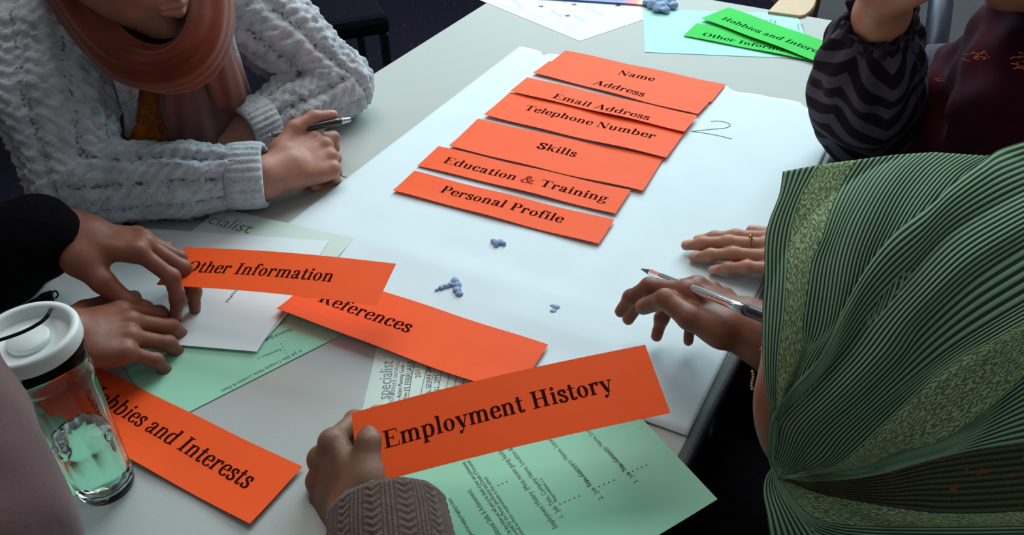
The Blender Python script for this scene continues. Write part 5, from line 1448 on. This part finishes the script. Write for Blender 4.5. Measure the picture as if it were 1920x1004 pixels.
fast_mesh('mauve_top', V, F, M_MAUVE, W7)

# ================================================================== clear jug with a white lid
jl = Q(48, 628, .605); jx, jy = jl[0], jl[1]; jh = jl[2]-TZ
JUG = empty('jug'); tag(JUG, 'clear plastic water jug with a white lid at the left edge of the table', 'jug')
k = NT('clear_jug_plastic', .03, .5); k.b.inputs['Transmission Weight'].default_value = 1.0; k.b.inputs['IOR'].default_value = 1.16
k.b.inputs['Base Color'].default_value = (.94, .97, .97, 1); M_CLEAR = k.m
k = NT('water', .0, .5); k.b.inputs['Transmission Weight'].default_value = 1.0; k.b.inputs['IOR'].default_value = 1.20; k.b.inputs['Base Color'].default_value = (.90, .98, .96, 1); M_WATER = k.m
M_LID = simple('white_lid_plastic', rgb(214, 222, 222), .4, .4)
def lathe(name, prof, mat, parent, seg=96, flute=0.0, nf=10, z0=0.0):
    V = []; F = []
    for (r, z) in prof:
        for q in range(seg):
            t = 2*math.pi*q/seg; rr = r*(1-flute*abs(math.sin(nf*t/2))**3) if r > .02 and .012 < z < jh*.72 else r
            rr *= .80+.20*min(1, z/jh)
            V.append((jx+rr*math.cos(t), jy+rr*math.sin(t), TZ+z0+z))
    for i in range(len(prof)-1):
        for q in range(seg): F.append((i*seg+q, i*seg+(q+1) % seg, (i+1)*seg+(q+1) % seg, (i+1)*seg+q))
    return mesh_obj(name, V, F, mat, parent, True)
H = jh; B0 = .0023
lathe('body', [(0, B0+.000), (.026, B0), (.0285, B0+.002), (.0295, .010), (.0300, .03), (.0315, H*.45), (.0330, H*.68), (.0335, H*.72), (.0345, H*.75), (.0330, H*.785), (.0335, H*.80), (.0350, H*.83), (.0352, H*.96), (.0335, H*.965),
                (.0333, H*.83), (.0316, H*.80), (.0312, H*.785), (.0327, H*.75), (.0317, H*.72), (.0298, H*.45), (.0284, .03), (.0275, .012), (.020, .008), (0, .008)], M_CLEAR, JUG, 120, .05)
lathe('water', [(0, .0085), (.0265, .0125), (.0278, .03), (.0288, H*.36), (.0288, H*.385), (0, H*.385)], M_WATER, JUG, 96, .05)
lid = lathe('lid', [(.0338, H*.935), (.0372, H*.935), (.0378, H*.945), (.0378, H*.995), (.0368, H*1.008), (.0325, H*1.008), (.0312, H*.998), (.0300, H*.965), (.0286, H*.960), (0, H*.960), (0, H*.945), (.0338, H*.94)], M_LID, JUG)
lathe('lid_disc', [(0, H*.985), (.0145, H*.985), (.0155, H*.980), (.0155, H*.961)], M_LID, lid)
th = math.atan2(-jy, -jx)-.80
hx, hy = math.cos(th), math.sin(th)
hp_ = lambda r, z: (jx+hx*r, jy+hy*r, TZ+z)
sweep('handle', [hp_(.033, H*.80), hp_(.050, H*.80), hp_(.058, H*.74), hp_(.058, H*.50), hp_(.056, H*.24), hp_(.050, H*.20)], [.0075, .0078, .0080, .0078, .0075, .0065], M_CLEAR, JUG, 16, 60)
# black cord over the lid, with its tassel on the table side
cd = sweep('cord', [Q(-40, 648, .575), Q(0, 638, .578), Q(45, 622, .58), Q(80, 602, .585), Q(93, 585, .60), T(100, 566, .05), T(96, 552, .012)], [.0014]*7, simple('black_cord', rgb(16, 14, 18), .8, .2), None, 10, 60)
tag(cd, 'black drawstring cord with a tassel lying across the white jug lid', 'cord')
for i in range(14):
    a = rn.uniform(-1, 1); sweep('tassel_strand', [T(97, 548, .012), T(84+8*a, 556+rn.uniform(-3, 8), .012), T(66+22*a+rn.uniform(-8, 8), 566+rn.uniform(-6, 16), .004)], [.0022, .0026, .0012], bpy.data.materials['black_cord'], cd, 6, 10)
sweep('cord_loop', [T(97, 550, .012), T(104, 546, .013), T(109, 553, .012), T(104, 560, .012)], [.0010]*4, bpy.data.materials['black_cord'], cd, 8, 24)

# ================================================================== beyond the table
M_TAN = simple('tan_wood_laminate', rgb(196, 164, 128), .5, .3, grain=.06, gscale=60); M_TANEDGE = simple('brown_wood_edge', rgb(112, 84, 62), .5, .3)
pts = [T(*p, .006)[:2] for p in ((1440, 21), (1470, 25), (1500, 29), (1509, 27), (1519, 20), (1526, 11), (1530, 0), (1532, -16), (1530, -60), (1500, -90), (1400, -60), (1440, -22), (1462, -2))]
r = empty('side_table'); tag(r, 'round-cornered tan wooden side table beyond the green strips', 'table')
bm_obj('side_table_top', prism(pts, TZ+.001, TZ+.006, .001), M_TAN, r)
bm_obj('edge_band', prism([tuple(np.array(p)+(.0015, -.001)) for p in pts], TZ-.012, TZ+.0008, .001), M_TANEDGE, r)
cx_ = np.mean([p[0] for p in pts])+.05; cy_ = np.mean([p[1] for p in pts])+.05
box('leg', cx_-.02, cx_+.02, cy_-.02, cy_+.02, 0, TZ-.006, M_TANEDGE, r)
box('foot_plate', cx_-.14, cx_+.14, cy_-.14, cy_+.14, 0, .015, M_TANEDGE, r, .004)
M_PANEL = simple('blue_grey_panel', rgb(186, 196, 206), .75, .2, grain=.05, gscale=30)
r = empty('partition'); tag(r, 'pale blue-grey partition screen behind the chevron sleeve', 'partition')
g0 = T(1532, 45, -.3)[:2]*1.0; y0 = 2.35
x0 = .93
for i in range(3):
    box('panel', x0+.52*i, x0+.52*i+.512, y0, y0+.035, .06, 1.25, M_PANEL, r, .004)
    box('seam_strip', x0+.52*i+.512, x0+.52*i+.52, y0-.004, y0+.035, .06, 1.25, simple('light_seam', rgb(176, 186, 194), .5), r)
box('foot_rail', x0-.0, x0+1.56, y0-.12, y0+.15, 0, .06, M_STEEL, r, .004)
# dark upright of a stand next to it
r = empty('stand'); tag(r, 'dark upright metal stand in front of the partition, behind the maroon shawl', 'stand')
a, b = Q(1742, 130, 1.75), Q(1772, -120, 1.9); f_ = np.array([a[0], a[1], .03])
sweep('upright', [np.array([a[0]-.02, a[1]-.02, .02]), a, b], [.028, .026, .024], simple('dark_blue_metal', rgb(48, 56, 70), .4, .5, .4), r, 20, 24)
box('stand_base', a[0]-.16, a[0]+.12, a[1]-.14, a[1]+.10, 0, .03, M_STEEL, r, .006)
# upholstered chairs in the dark on the far left
M_NAVY = simple('navy_chair_fabric', rgb(15, 15, 24), .95, .05, grain=.25, gscale=120, bump=.3)
def chair(x, y, rz, label):
    r = empty('chair'); tag(r, label, 'chair', 'navy chairs beyond the table')
    Rz = Matrix.Translation((x, y, 0)) @ Matrix.Rotation(rz, 4, 'Z')
    def b(nm, x0, x1, y0, y1, z0, z1, mt, bev, par=r):
        bm = prism([(x0, y0), (x1, y0), (x1, y1), (x0, y1)], z0, z1, bev); bmesh.ops.transform(bm, matrix=Rz, verts=bm.verts); return bm_obj(nm, bm, mt, par, False)
    b('seat', -.23, .23, -.22, .22, .42, .48, M_NAVY, .02); b('backrest', -.22, .22, .20, .24, .56, .86, M_NAVY, .015)
    for sx_ in (-.21, .21):
        b('leg', sx_-.012, sx_+.012, -.21, -.186, 0, .42, M_STEEL, .003); b('leg', sx_-.012, sx_+.012, .205, .229, 0, .86, M_STEEL, .003)
chair(-.62, 2.35, .35, 'navy chair in the dark beyond the grey cardigan'); chair(-1.35, 2.6, .2, 'navy chair farther left behind the grey cardigan')
